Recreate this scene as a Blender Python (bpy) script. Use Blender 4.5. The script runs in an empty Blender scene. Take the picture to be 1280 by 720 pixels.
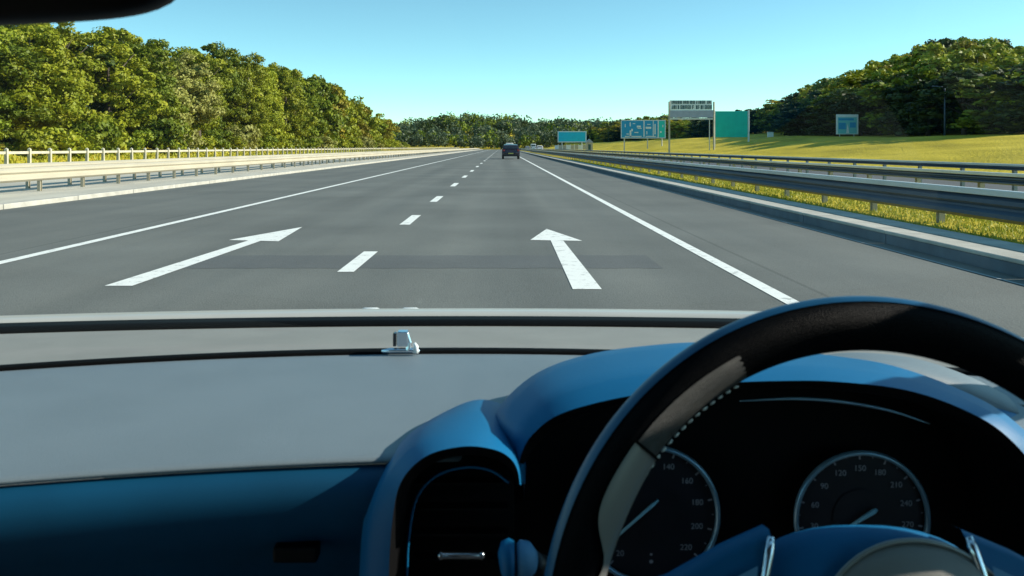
import bpy, bmesh, math, random
import numpy as np
from mathutils import Vector, Matrix, Quaternion
random.seed(7); RNG = np.random.default_rng(7)
PI = math.pi
scene = bpy.context.scene
COL = scene.collection
F = 1100.0; CX = 627.0; CY = 184.0; H = 1.2           # lens in pixels, vanishing point, eye height

# ------------------------------------------------------------------ helpers
def P(px, py, d):
    """point of the place that stands d metres ahead at the given sight line"""
    return Vector(((px-CX)*d/F, d, H-(py-CY)*d/F))

def link(o, parent=None):
    COL.objects.link(o)
    if parent is not None: o.parent = parent
    return o

def thing(name, label, cat, loc=(0,0,0), rz=0, group=None):
    o = bpy.data.objects.new(name, None); o.empty_display_size = .3
    COL.objects.link(o); o.location = loc; o.rotation_euler = (0,0,rz)
    o['label'] = label; o['category'] = cat
    if group: o['group'] = group
    return o

def tag(o, label=None, cat=None, group=None, kind=None):
    if label: o['label'] = label
    if cat: o['category'] = cat
    if group: o['group'] = group
    if kind: o['kind'] = kind
    return o

class MB:
    def __init__(s): s.v=[]; s.f=[]; s.m=[]; s.mi=0
    def add(s, vs, fs):
        n=len(s.v); s.v += [tuple(v) for v in vs]
        s.f += [tuple(i+n for i in f) for f in fs]; s.m += [s.mi]*len(fs)
    def box(s, x0,x1,y0,y1,z0,z1):
        s.add([(x0,y0,z0),(x1,y0,z0),(x1,y1,z0),(x0,y1,z0),(x0,y0,z1),(x1,y0,z1),(x1,y1,z1),(x0,y1,z1)],
              [(0,3,2,1),(4,5,6,7),(0,1,5,4),(1,2,6,5),(2,3,7,6),(3,0,4,7)])
    def grid(s, rows, closed=False, flip=False):
        n=len(rows[0]); vs=[p for r in rows for p in r]; fs=[]
        for i in range(len(rows)-1):
            for j in range(n if closed else n-1):
                k=(j+1)%n
                q=(i*n+j, i*n+k, (i+1)*n+k, (i+1)*n+j)
                fs.append(q[::-1] if flip else q)
        s.add(vs,fs)
    def tube(s, pts, r, seg=10, cap=True):
        pts=[Vector(p) for p in pts]; n=len(pts)
        rs = r if isinstance(r,(list,tuple)) else [r]*n
        up=None; rows=[]
        for i,p in enumerate(pts):
            t=(pts[min(i+1,n-1)]-pts[max(i-1,0)]).normalized()
            if up is None:
                up=Vector((0,0,1)) if abs(t.z)<.9 else Vector((1,0,0))
            a=(up-t*up.dot(t)).normalized(); b=t.cross(a); up=a
            rows.append([p+(a*math.cos(2*PI*k/seg)+b*math.sin(2*PI*k/seg))*rs[i] for k in range(seg)])
        s.grid(rows, closed=True)
        if cap:
            m=len(s.v)-n*seg
            s.f.append(tuple(m+k for k in range(seg))[::-1]); s.m.append(s.mi)
            s.f.append(tuple(m+(n-1)*seg+k for k in range(seg))); s.m.append(s.mi)
    def build(s, name, mat, parent=None, smooth=False, loc=None, bevel=0, subd=0, recalc=True):
        me=bpy.data.meshes.new(name); me.from_pydata(s.v,[],s.f)
        for mm in (mat if isinstance(mat,(list,tuple)) else [mat]): me.materials.append(mm)
        me.polygons.foreach_set('material_index', s.m)
        if recalc:
            bm=bmesh.new(); bm.from_mesh(me)
            bmesh.ops.recalc_face_normals(bm, faces=bm.faces); bm.to_mesh(me); bm.free()
        if smooth: me.polygons.foreach_set('use_smooth',[True]*len(me.polygons))
        me.update()
        o=bpy.data.objects.new(name,me); link(o,parent)
        if loc is not None: o.location=loc
        if bevel:
            b=o.modifiers.new('bevel','BEVEL'); b.width=bevel; b.segments=2; b.limit_method='ANGLE'
        if subd:
            b=o.modifiers.new('sub','SUBSURF'); b.levels=subd; b.render_levels=subd
        return o

def np_mesh(name, verts, quads, mats, smooth=False, midx=None):
    me=bpy.data.meshes.new(name)
    nv=len(verts); nf=len(quads); k=quads.shape[1]
    me.vertices.add(nv); me.vertices.foreach_set('co', verts.astype(np.float32).ravel())
    me.loops.add(nf*k); me.loops.foreach_set('vertex_index', quads.astype(np.int32).ravel())
    me.polygons.add(nf); me.polygons.foreach_set('loop_start', np.arange(0,nf*k,k,dtype=np.int32))
    me.polygons.foreach_set('loop_total', np.full(nf,k,dtype=np.int32))
    for m in mats: me.materials.append(m)
    if midx is not None: me.polygons.foreach_set('material_index', midx.astype(np.int32))
    if smooth: me.polygons.foreach_set('use_smooth', np.ones(nf,dtype=bool))
    me.update(calc_edges=True); me.validate()
    return me

def catmull(pts, n):
    """resample a poly-line smoothly to n points"""
    p=[np.array(q,float) for q in pts]
    p=[2*p[0]-p[1]]+p+[2*p[-1]-p[-2]]
    out=[]
    for i in range(1,len(p)-2):
        for t in np.linspace(0,1,24,endpoint=False):
            a,b,c,d=p[i-1],p[i],p[i+1],p[i+2]
            out.append(.5*((2*b)+(c-a)*t+(2*a-5*b+4*c-d)*t*t+(3*b-a-3*c+d)*t**3))
    out.append(p[-2]); out=np.array(out)
    L=np.r_[0,np.cumsum(np.linalg.norm(np.diff(out,axis=0),axis=1))]
    s=np.linspace(0,L[-1],n)
    return [Vector([np.interp(v,L,out[:,k]) for k in range(out.shape[1])]) for v in s]

def sm(t):
    t=np.clip(t,0,1); return t*t*(3-2*t)

# ------------------------------------------------------------------ materials
def mat(name, col, rough=.6, metal=0, spec=.5, noise=0, scale=20, col2=None, bump=0, bscale=200, coat=0, stretch=None, rvar=0, detail=4):
    m=bpy.data.materials.new(name); m.use_nodes=True; nt=m.node_tree; N=nt.nodes; L=nt.links
    b=N['Principled BSDF']
    b.inputs['Base Color'].default_value=(*col,1); b.inputs['Roughness'].default_value=rough
    b.inputs['Metallic'].default_value=metal; b.inputs['Specular IOR Level'].default_value=spec
    b.inputs['Coat Weight'].default_value=coat
    tc=N.new('ShaderNodeTexCoord'); src=tc.outputs['Object']
    if stretch:
        mp=N.new('ShaderNodeMapping'); mp.inputs['Scale'].default_value=stretch; L.new(src,mp.inputs[0]); src=mp.outputs[0]
    if noise:
        t=N.new('ShaderNodeTexNoise'); t.inputs['Scale'].default_value=scale; t.inputs['Detail'].default_value=detail
        L.new(src,t.inputs['Vector'])
        r=N.new('ShaderNodeValToRGB'); L.new(t.outputs['Fac'],r.inputs[0])
        c2=col2 or tuple(c*(1-noise) for c in col)
        r.color_ramp.elements[0].position=.35; r.color_ramp.elements[1].position=.65
        r.color_ramp.elements[0].color=(*c2,1); r.color_ramp.elements[1].color=(*col,1)
        L.new(r.outputs[0],b.inputs['Base Color'])
        if rvar:
            mr=N.new('ShaderNodeMapRange'); mr.inputs[3].default_value=rough-rvar; mr.inputs[4].default_value=rough+rvar
            L.new(t.outputs['Fac'],mr.inputs[0]); L.new(mr.outputs[0],b.inputs['Roughness'])
    if bump:
        t=N.new('ShaderNodeTexNoise'); t.inputs['Scale'].default_value=bscale; t.inputs['Detail'].default_value=3
        L.new(tc.outputs['Object'],t.inputs['Vector'])
        bp=N.new('ShaderNodeBump'); bp.inputs['Strength'].default_value=bump; bp.inputs['Distance'].default_value=.01
        L.new(t.outputs['Fac'],bp.inputs['Height']); L.new(bp.outputs[0],b.inputs['Normal'])
    return m

def worn_paint():
    m=mat('road_paint',(.78,.78,.73),.6,noise=.5,scale=7,col2=(.34,.34,.32),bump=.2,bscale=300,detail=14)
    for n in m.node_tree.nodes:
        if n.type=='VALTORGB': n.color_ramp.elements[0].position=.36; n.color_ramp.elements[1].position=.46
        if n.type=='TEX_NOISE' and n.inputs['Scale'].default_value==7: n.inputs['Roughness'].default_value=.75
    return m
def asphalt_mat(name, c1=(.145,.149,.133), c2=(.112,.118,.108), lanes=True):
    m=bpy.data.materials.new(name); m.use_nodes=True; nt=m.node_tree; N=nt.nodes; L=nt.links
    b=N['Principled BSDF']; b.inputs['Roughness'].default_value=.82; b.inputs['Specular IOR Level'].default_value=.35
    tc=N.new('ShaderNodeTexCoord')
    mp=N.new('ShaderNodeMapping'); mp.inputs['Scale'].default_value=(1.3,.035,1); L.new(tc.outputs['Object'],mp.inputs[0])
    t1=N.new('ShaderNodeTexNoise'); t1.inputs['Scale'].default_value=1.0; t1.inputs['Detail'].default_value=5; L.new(mp.outputs[0],t1.inputs['Vector'])
    r=N.new('ShaderNodeValToRGB'); L.new(t1.outputs['Fac'],r.inputs[0])
    r.color_ramp.elements[0].position=.3; r.color_ramp.elements[1].position=.7
    r.color_ramp.elements[0].color=(*c2,1); r.color_ramp.elements[1].color=(*c1,1)
    # patchy wear
    t2=N.new('ShaderNodeTexNoise'); t2.inputs['Scale'].default_value=.35; t2.inputs['Detail'].default_value=6; L.new(tc.outputs['Object'],t2.inputs['Vector'])
    m1=N.new('ShaderNodeMapRange'); m1.inputs[1].default_value=.3; m1.inputs[2].default_value=.7; m1.inputs[3].default_value=.80; m1.inputs[4].default_value=1.13
    L.new(t2.outputs['Fac'],m1.inputs[0])
    # aggregate
    t3=N.new('ShaderNodeTexVoronoi'); t3.inputs['Scale'].default_value=75; L.new(tc.outputs['Object'],t3.inputs['Vector'])
    m2=N.new('ShaderNodeMapRange'); m2.inputs[1].default_value=0; m2.inputs[2].default_value=.8; m2.inputs[3].default_value=1.18; m2.inputs[4].default_value=.84
    L.new(t3.outputs['Distance'],m2.inputs[0])
    mul=N.new('ShaderNodeMath'); mul.operation='MULTIPLY'; L.new(m1.outputs[0],mul.inputs[0]); L.new(m2.outputs[0],mul.inputs[1])
    last=mul.outputs[0]
    if lanes:
        sp=N.new('ShaderNodeSeparateXYZ'); L.new(tc.outputs['Object'],sp.inputs[0])
        # worn wheel tracks: paler bands either side of every lane centre
        for cx_ in (-3.33,.38):
            for off in (-.8,.8):
                a=N.new('ShaderNodeMath'); a.operation='SUBTRACT'; a.inputs[1].default_value=cx_+off; L.new(sp.outputs['X'],a.inputs[0])
                a2=N.new('ShaderNodeMath'); a2.operation='ABSOLUTE'; L.new(a.outputs[0],a2.inputs[0])
                mr=N.new('ShaderNodeMapRange'); mr.interpolation_type='SMOOTHSTEP'
                mr.inputs[1].default_value=.12; mr.inputs[2].default_value=.5; mr.inputs[3].default_value=1.06; mr.inputs[4].default_value=1.0
                L.new(a2.outputs[0],mr.inputs[0])
                q=N.new('ShaderNodeMath'); q.operation='MULTIPLY'; L.new(last,q.inputs[0]); L.new(mr.outputs[0],q.inputs[1]); last=q.outputs[0]
        for cx_ in (-3.33,.38):
            a=N.new('ShaderNodeMath'); a.operation='SUBTRACT'; a.inputs[1].default_value=cx_; L.new(sp.outputs['X'],a.inputs[0])
            a2=N.new('ShaderNodeMath'); a2.operation='ABSOLUTE'; L.new(a.outputs[0],a2.inputs[0])
            mr=N.new('ShaderNodeMapRange'); mr.interpolation_type='SMOOTHSTEP'
            mr.inputs[1].default_value=.05; mr.inputs[2].default_value=.5; mr.inputs[3].default_value=.90; mr.inputs[4].default_value=1.0
            L.new(a2.outputs[0],mr.inputs[0])
            q=N.new('ShaderNodeMath'); q.operation='MULTIPLY'; L.new(last,q.inputs[0]); L.new(mr.outputs[0],q.inputs[1]); last=q.outputs[0]
        # construction joints along the carriageway
        for jx in (-5.62,2.62):
            a=N.new('ShaderNodeMath'); a.operation='SUBTRACT'; a.inputs[1].default_value=jx; L.new(sp.outputs['X'],a.inputs[0])
            a2=N.new('ShaderNodeMath'); a2.operation='ABSOLUTE'; L.new(a.outputs[0],a2.inputs[0])
            mr=N.new('ShaderNodeMapRange'); mr.inputs[1].default_value=.01; mr.inputs[2].default_value=.03; mr.inputs[3].default_value=.72; mr.inputs[4].default_value=1.0
            L.new(a2.outputs[0],mr.inputs[0])
            q=N.new('ShaderNodeMath'); q.operation='MULTIPLY'; L.new(last,q.inputs[0]); L.new(mr.outputs[0],q.inputs[1]); last=q.outputs[0]
    mx=N.new('ShaderNodeMix'); mx.data_type='RGBA'; mx.blend_type='MULTIPLY'; mx.inputs[0].default_value=1
    L.new(r.outputs[0],mx.inputs[6]); L.new(last,mx.inputs[7]); L.new(mx.outputs[2],b.inputs['Base Color'])
    bp=N.new('ShaderNodeBump'); bp.inputs['Strength'].default_value=.35; bp.inputs['Distance'].default_value=.006
    L.new(t3.outputs['Distance'],bp.inputs['Height']); L.new(bp.outputs[0],b.inputs['Normal'])
    return m

def leaf_mat(name, c1, c2, c3, sc=.9):
    m=bpy.data.materials.new(name); m.use_nodes=True; nt=m.node_tree; N=nt.nodes; L=nt.links
    b=N['Principled BSDF']; b.inputs['Roughness'].default_value=.55; b.inputs['Specular IOR Level'].default_value=.25
    tc=N.new('ShaderNodeTexCoord'); oi=N.new('ShaderNodeObjectInfo')
    av=N.new('ShaderNodeVectorMath'); av.operation='ADD'; L.new(tc.outputs['Object'],av.inputs[0])
    sc1=N.new('ShaderNodeMath'); sc1.operation='MULTIPLY'; sc1.inputs[1].default_value=40; L.new(oi.outputs['Random'],sc1.inputs[0]); L.new(sc1.outputs[0],av.inputs[1])
    t=N.new('ShaderNodeTexNoise'); t.inputs['Scale'].default_value=sc; t.inputs['Detail'].default_value=6; t.inputs['Roughness'].default_value=.7
    L.new(av.outputs[0],t.inputs['Vector'])
    r=N.new('ShaderNodeValToRGB'); cr=r.color_ramp
    cr.elements[0].position=.3; cr.elements[0].color=(*c1,1); cr.elements[1].position=.7; cr.elements[1].color=(*c3,1)
    e=cr.elements.new(.5); e.color=(*c2,1); L.new(t.outputs['Fac'],r.inputs[0])
    hs=N.new('ShaderNodeHueSaturation'); mr=N.new('ShaderNodeMapRange'); mr.inputs[3].default_value=.75; mr.inputs[4].default_value=1.2
    L.new(oi.outputs['Random'],mr.inputs[0]); L.new(mr.outputs[0],hs.inputs['Value']); L.new(r.outputs[0],hs.inputs['Color'])
    L.new(hs.outputs[0],b.inputs['Base Color'])
    tr=N.new('ShaderNodeBsdfTranslucent'); L.new(hs.outputs[0],tr.inputs['Color'])
    mx=N.new('ShaderNodeMixShader'); mx.inputs[0].default_value=.22
    L.new(b.outputs[0],mx.inputs[1]); L.new(tr.outputs[0],mx.inputs[2]); L.new(mx.outputs[0],N['Material Output'].inputs[0])
    return m

M={}
M['asphalt']=asphalt_mat('asphalt')
M['asphalt_slip']=asphalt_mat('asphalt_slip',(.10,.10,.10),(.075,.077,.08),False)
M['paint']=worn_paint()
M['concrete']=mat('verge_concrete',(.50,.47,.39),.85,noise=.25,scale=1.3,stretch=(1,.25,1),bump=.3,bscale=60)
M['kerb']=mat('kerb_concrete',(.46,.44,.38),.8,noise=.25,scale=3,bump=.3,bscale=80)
M['kerb_shade']=mat('kerb_shaded_concrete',(.12,.15,.18),.8,noise=.25,scale=3,bump=.3,bscale=80)  # shade on the kerb's road side put into a darker, bluer colour
M['gutter']=mat('gutter_line',(.33,.34,.33),.8,noise=.2,scale=4)
M['steel']=mat('galvanised_steel',(.62,.63,.60),.42,metal=.35,noise=.18,scale=2.5,spec=.5,stretch=(1,.3,1))
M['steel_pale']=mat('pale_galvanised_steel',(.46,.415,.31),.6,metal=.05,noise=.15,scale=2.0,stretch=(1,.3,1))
M['steel_shade']=mat('shaded_steel',(.05,.08,.125),.55,metal=.1,noise=.25,scale=2.5,stretch=(1,.3,1))  # blue shade of the right rail faces put into the colour; lamp post shares it
M['fence']=mat('pale_fence_paint',(.52,.48,.37),.7,noise=.2,scale=2)
M['bark']=mat('bark',(.13,.10,.075),.9,noise=.5,scale=5,bump=.6,bscale=20)
M['leafA']=leaf_mat('leaf_olive',(.105,.14,.006),(.235,.265,.012),(.42,.40,.026))
M['leafB']=leaf_mat('leaf_green',(.065,.105,.007),(.15,.20,.010),(.30,.32,.018))
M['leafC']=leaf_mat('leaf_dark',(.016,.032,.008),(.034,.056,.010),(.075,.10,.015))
M['leafF']=leaf_mat('leaf_far_green',(.038,.065,.036),(.07,.10,.05),(.12,.15,.06))
M['leafD']=leaf_mat('leaf_silver',(.17,.18,.035),(.30,.30,.07),(.42,.40,.12))
M['leafE']=leaf_mat('leaf_bronze',(.13,.12,.010),(.27,.235,.016),(.40,.32,.03))
M['sign_blue']=mat('sign_blue',(.01,.32,.62),.45,noise=.1,scale=2)
M['sign_cyan']=mat('sign_cyan',(.0,.52,.76),.45,noise=.1,scale=2)
M['sign_green']=mat('sign_green',(.0,.58,.46),.45,noise=.12,scale=1.2)
M['sign_dark']=mat('sign_lettering_dark',(.03,.10,.11),.6,noise=.1)
M['sign_grey']=mat('sign_grey',(.36,.40,.50),.5,noise=.12,scale=2)
M['sign_white']=mat('sign_white',(.75,.80,.80),.5,noise=.06,scale=5)
M['sign_pale']=mat('sign_pale_cyan',(.16,.58,.62),.5,noise=.1)
M['sign_teal']=mat('sign_teal',(.01,.60,.54),.5,noise=.1)
# vehicles and cabin
M['tyre']=mat('tyre',(.02,.02,.02),.8,noise=.2)
M['rim']=mat('wheel_rim',(.5,.5,.5),.3,metal=.8,noise=.1)
M['glass_dark']=mat('vehicle_glass',(.012,.014,.02),.08,noise=.1,spec=.8)
M['plum']=mat('dark_plum_paint',(.018,.008,.018),.25,noise=.15,coat=.6)
M['white_paint']=mat('white_vehicle_paint',(.75,.76,.76),.3,noise=.05,coat=.4)
M['blue_paint']=mat('blue_vehicle_paint',(.04,.10,.22),.3,noise=.05,coat=.4)
M['silver_paint']=mat('silver_vehicle_paint',(.45,.46,.47),.3,metal=.4,noise=.05,coat=.4)
M['tail']=mat('tail_lamp',(.30,.012,.02),.2,noise=.1)
M['plate']=mat('number_plate_yellow',(.65,.52,.12),.5,noise=.05)
M['black_plastic']=mat('black_plastic',(.006,.006,.007),.45,noise=.2,scale=60,bump=.1,bscale=900)
M['void']=mat('cluster_black',(.0016,.0016,.0022),.6,noise=.2,spec=.15)
M['leather']=mat('black_leather',(.0025,.003,.004),.4,spec=.03,noise=.3,scale=90,bump=.35,bscale=1400,rvar=.06)
M['rim_sheen']=mat('rim_painted_blue_sheen',(.002,.06,.14),.4,noise=.15,scale=60,spec=.3)  # blue reflection on the rim's outer edge put into the colour
M['grip']=mat('perforated_grey_leather',(.038,.038,.036),.5,noise=.25,scale=300,bump=.4,bscale=1800)
M['spoke_silver']=mat('satin_silver_trim',(.27,.265,.245),.34,metal=.4,noise=.12,scale=14,rvar=.06)
M['chrome']=mat('chrome_trim',(.75,.8,.85),.18,metal=1,noise=.05)
M['thread']=mat('grey_thread',(.50,.50,.46),.7,noise=.1)
M['dash_grey']=mat('grey_dash_skin',(.15,.19,.215),.55,noise=.08,scale=11,detail=10,bump=.22,bscale=1100,spec=.4,rvar=.05)
M['dash_blue']=mat('blue_dash_skin',(.002,.056,.122),.5,noise=.16,scale=9,bump=.08,bscale=1100,spec=.25)
M['hood_blue']=mat('blue_binnacle_skin',(.001,.112,.26),.5,noise=.12,scale=9,bump=.10,bscale=1100,spec=.25)
M['hood_pale']=mat('pale_blue_binnacle_skin',(.09,.25,.42),.5,noise=.10,scale=9,bump=.2,bscale=1100,spec=.4)
M['airbag']=mat('airbag_cover_grey',(.20,.19,.17),.42,noise=.12,scale=12,bump=.15,bscale=1400)
M['gauge_face']=mat('gauge_face',(.010,.010,.018),.5,noise=.25,scale=40)
M['gauge_ring']=mat('gauge_ring',(.30,.50,.66),.3,metal=.5,noise=.2,scale=30)
M['gauge_print']=mat('gauge_print',(.36,.35,.40),.6,noise=.1)
M['needle']=mat('gauge_needle',(.35,.75,.95),.4,noise=.05)
M['bonnet']=mat('grey_bonnet_paint',(.42,.41,.37),.5,metal=0,noise=.06,scale=10,coat=.3)
M['cowl']=mat('grey_cowl_plastic',(.24,.235,.21),.6,noise=.12,scale=12,bump=.2,bscale=900)
M['rubber']=mat('black_rubber',(.0015,.0015,.0015),.7,noise=.2,spec=.08)
M['headliner']=mat('headliner_fabric',(.12,.12,.13),.95,noise=.1,scale=50,bump=.2,bscale=900)
M['seat_fabric']=mat('seat_fabric',(.03,.035,.045),.9,noise=.2,scale=80,bump=.2,bscale=900)

def grass_mat(name, a, b2, c, sc=.25):
    m=bpy.data.materials.new(name); m.use_nodes=True; nt=m.node_tree; N=nt.nodes; L=nt.links
    b=N['Principled BSDF']; b.inputs['Roughness'].default_value=.85; b.inputs['Specular IOR Level'].default_value=.15
    tc=N.new('ShaderNodeTexCoord')
    mp=N.new('ShaderNodeMapping'); mp.inputs['Scale'].default_value=(1,.35,1); L.new(tc.outputs['Object'],mp.inputs[0])
    t=N.new('ShaderNodeTexNoise'); t.inputs['Scale'].default_value=sc; t.inputs['Detail'].default_value=9; t.inputs['Roughness'].default_value=.65
    L.new(mp.outputs[0],t.inputs['Vector'])
    r=N.new('ShaderNodeValToRGB'); cr=r.color_ramp
    cr.elements[0].position=.32; cr.elements[0].color=(*a,1); cr.elements[1].position=.68; cr.elements[1].color=(*c,1)
    e=cr.elements.new(.5); e.color=(*b2,1); L.new(t.outputs['Fac'],r.inputs[0])
    L.new(r.outputs[0],b.inputs['Base Color'])
    t2=N.new('ShaderNodeTexNoise'); t2.inputs['Scale'].default_value=6; t2.inputs['Detail'].default_value=6; L.new(tc.outputs['Object'],t2.inputs['Vector'])
    bp=N.new('ShaderNodeBump'); bp.inputs['Strength'].default_value=.9; bp.inputs['Distance'].default_value=.12
    L.new(t2.outputs['Fac'],bp.inputs['Height']); L.new(bp.outputs[0],b.inputs['Normal'])
    return m
M['ground']=grass_mat('dry_grass_ground',(.30,.24,.014),(.48,.37,.026),(.62,.48,.05))
M['blade']=leaf_mat('grass_blades',(.15,.20,.015),(.30,.30,.03),(.46,.40,.06),sc=1.2)

# glass: thin pane, mostly clear with a faint reflection
def glass_mat():
    m=bpy.data.materials.new('windscreen_glass'); m.use_nodes=True; nt=m.node_tree; N=nt.nodes; L=nt.links
    N.remove(N['Principled BSDF'])
    t=N.new('ShaderNodeBsdfTransparent'); t.inputs[0].default_value=(.97,.985,.98,1)
    g=N.new('ShaderNodeBsdfGlossy'); g.inputs['Roughness'].default_value=.02; g.inputs['Color'].default_value=(.9,1,1,1)
    x=N.new('ShaderNodeMixShader'); x.inputs[0].default_value=.02
    L.new(t.outputs[0],x.inputs[1]); L.new(g.outputs[0],x.inputs[2]); L.new(x.outputs[0],N['Material Output'].inputs[0])
    return m
M['glass']=glass_mat()

# ------------------------------------------------------------------ camera, world, sun
cam=bpy.data.cameras.new('camera'); co=bpy.data.objects.new('camera',cam); COL.objects.link(co)
co.location=(0,0,H); co.rotation_euler=(PI/2,0,0)
cam.sensor_width=36; cam.lens=F/1280*36; cam.clip_start=.02; cam.clip_end=6000
cam.shift_x=(640-CX)/1280; cam.shift_y=(CY-360)/1280
cam.dof.use_dof=True; cam.dof.focus_distance=14; cam.dof.aperture_fstop=20
scene.camera=co

EL=math.radians(27); AZ=math.radians(1)          # azimuth from +X towards +Y
S=Vector((math.cos(EL)*math.cos(AZ), math.cos(EL)*math.sin(AZ), math.sin(EL)))
sl=bpy.data.lights.new('sun','SUN'); sl.energy=4.6; sl.angle=math.radians(.5); sl.color=(1,.93,.80)
so=bpy.data.objects.new('sun',sl); COL.objects.link(so); so.rotation_euler=S.to_track_quat('Z','Y').to_euler(); so.location=(60,5,40)
w=bpy.data.worlds.new('World'); scene.world=w; w.use_nodes=True
N=w.node_tree.nodes; L=w.node_tree.links; bg=N['Background']
sky=N.new('ShaderNodeTexSky'); sky.sky_type='NISHITA'; sky.sun_disc=False
sky.sun_elevation=EL; sky.sun_rotation=PI/2-AZ; sky.air_density=1.0; sky.dust_density=.25; sky.ozone_density=1.6; sky.altitude=50
tc=N.new('ShaderNodeTexCoord'); mp=N.new('ShaderNodeMapping'); mp.inputs['Scale'].default_value=(1,1,1.8)
L.new(tc.outputs['Generated'],mp.inputs[0]); nv=N.new('ShaderNodeVectorMath'); nv.operation='NORMALIZE'; L.new(mp.outputs[0],nv.inputs[0]); L.new(nv.outputs[0],sky.inputs['Vector'])
tint=N.new('ShaderNodeMix'); tint.data_type='RGBA'; tint.blend_type='MULTIPLY'; tint.inputs[0].default_value=1
tint.inputs[7].default_value=(.77,1.15,1.0,1)
L.new(sky.outputs[0],tint.inputs[6]); L.new(tint.outputs[2],bg.inputs['Color']); bg.inputs['Strength'].default_value=.13
scene.view_settings.view_transform='Standard'; scene.view_settings.look='None'; scene.view_settings.exposure=.74; scene.view_settings.gamma=1

# ------------------------------------------------------------------ terrain
def gz(x,y):
    x=np.asarray(x,float); y=np.asarray(y,float)
    z=np.where((x>-17.2)&(x<4.9),-.12,0.0)
    z=z+.12*sm((x-5.2)/.45)*(x>4.9)
    z=z+(2.05+.95*sm((y-60)/110))*sm((x-16.0)/25)+ (np.clip(x-44,0,60)*.11)*(1-sm((y-190)/60))*(x>44)
    z=z+1.15*sm((-x-20.6)/8)*(1-.8*sm((y-238)/30)*(1-sm((y-292)/60)))
    z=z+4.8*sm((y-490)/100)*(1-.35*sm((y-900)/600))
    z=z+10*np.exp(-((x+18)/48)**2-((y-640)/90)**2)+3*np.exp(-((x-140)/60)**2-((y-600)/90)**2)
    wob=.12*np.sin(x*.31+y*.13)*np.sin(y*.21-x*.11)
    z=z+wob*(sm((x-17)/8)+sm((-x-22)/5))
    return z
xs=np.r_[np.linspace(-2500,-300,12),np.linspace(-280,-60,23),np.linspace(-58,-20,30),np.linspace(-19,-17.3,3),[-17.19],np.linspace(-14,4.8,6),[4.91],np.linspace(5,5.7,6),np.linspace(6.3,15,8),np.linspace(15.5,46,40),np.linspace(48,120,30),np.linspace(130,400,28),np.linspace(450,2500,12)]
ys=np.r_[np.linspace(-200,-10,12),np.linspace(-6,80,50),np.linspace(83,300,70),np.linspace(306,1000,90),np.linspace(1100,4500,14)]
X,Y=np.meshgrid(xs,ys); Z=gz(X,Y)
V=np.stack([X.ravel(),Y.ravel(),Z.ravel()],1); nx=len(xs)
i,j=np.meshgrid(np.arange(len(ys)-1),np.arange(nx-1),indexing='ij'); a=(i*nx+j).ravel()
Q=np.stack([a,a+1,a+nx+1,a+nx],1)
g=bpy.data.objects.new('ground',np_mesh('ground',V,Q,[M['ground']],smooth=True)); link(g); g['kind']='structure'

def sheet(name,x0,x1,z,m,y0=-40,y1=1500,n=60):
    b=MB(); ysz=list(np.linspace(y0,y1,n)); b.grid([[(x0,y,z),(x1,y,z)] for y in ysz],flip=False)
    o=b.build(name,m); o['kind']='structure'; return o
sheet('road',-9.62,4.78,0,M['asphalt'])
b=MB()
def block(b,x0,x1,z0,z1,y0=-40,y1=1500,seg=3.0,gap=.012):
    y=y0
    while y<y1:
        s=seg if y<120 else 60
        b.box(x0,x1,y+gap,y+s-gap if y<120 else y+s,z0,z1); y+=s
block(b,4.80,5.12,-.05,.115); o=b.build('kerb',M['kerb_shade'],bevel=.008); o['kind']='structure'
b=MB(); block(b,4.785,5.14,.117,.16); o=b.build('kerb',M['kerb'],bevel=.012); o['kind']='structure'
b=MB(); block(b,-9.80,-9.62,-.05,.10); o=b.build('kerb',M['kerb'],bevel=.012); o['kind']='structure'
b=MB(); b.box(-17.15,-9.80,-40,1500,-.05,.085); o=b.build('concrete_verge',M['concrete']); o['kind']='structure'
b=MB(); b.box(5.14,5.22,-40,1500,-.05,.05); b.box(5.22,5.60,-40,1500,-.05,.155); o=b.build('drain_edging',M['kerb']); o['kind']='structure'
sheet('slip_road',9.1,15.9,.135,M['asphalt_slip'])
sheet('gutter',4.50,4.54,.006,M['gutter'],y0=-5,y1=300)

# painted lines and arrows
def line(name,x0,x1,segs,z=.004):
    b=MB()
    for (a,c) in segs:
        n=max(1,int((c-a)/12)); yy=np.linspace(a,c,n+1)
        b.grid([[(x0,y,z),(x1,y,z)] for y in yy])
    o=b.build(name,M['paint']); o['kind']='structure'; return o
line('lane_edge_line',-5.27,-5.13,[(-40,1400)])
line('lane_edge_line',2.175,2.305,[(-40,1400)])
dash=[(-18,-16),(-9,-7),(-.5,1.2),(8.45,10.1),(13.6,15.5),(19.3,21.5),(26.9,29.4),(34.6,37.2),(43.2,46),(53,56),(64,67)]
y=76
while y<1200: dash.append((y,y+3)); y+=10
line('lane_dash_marking',-1.58,-1.42,dash)
def arrow(name,pts):
    b=MB(); b.add([(x,y,.004) for x,y in pts],[(0,1,2,3),(4,5,6,7)] if len(pts)==8 else [tuple(range(4)),(4,5,6)])
    o=b.build(name,M['paint']); o['kind']='structure'
arrow('lane_arrow_marking',[(-3.43,7.6),(-3.19,7.6),(-3.08,11.25),(-3.25,11.29),(-3.52,11.35),(-2.84,11.2),(-2.99,13.2)])
arrow('lane_arrow_marking',[(.60,7.42),(.845,7.42),(.79,11.28),(.63,11.31),(.37,11.35),(1.03,11.25),(.66,12.9)])
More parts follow.
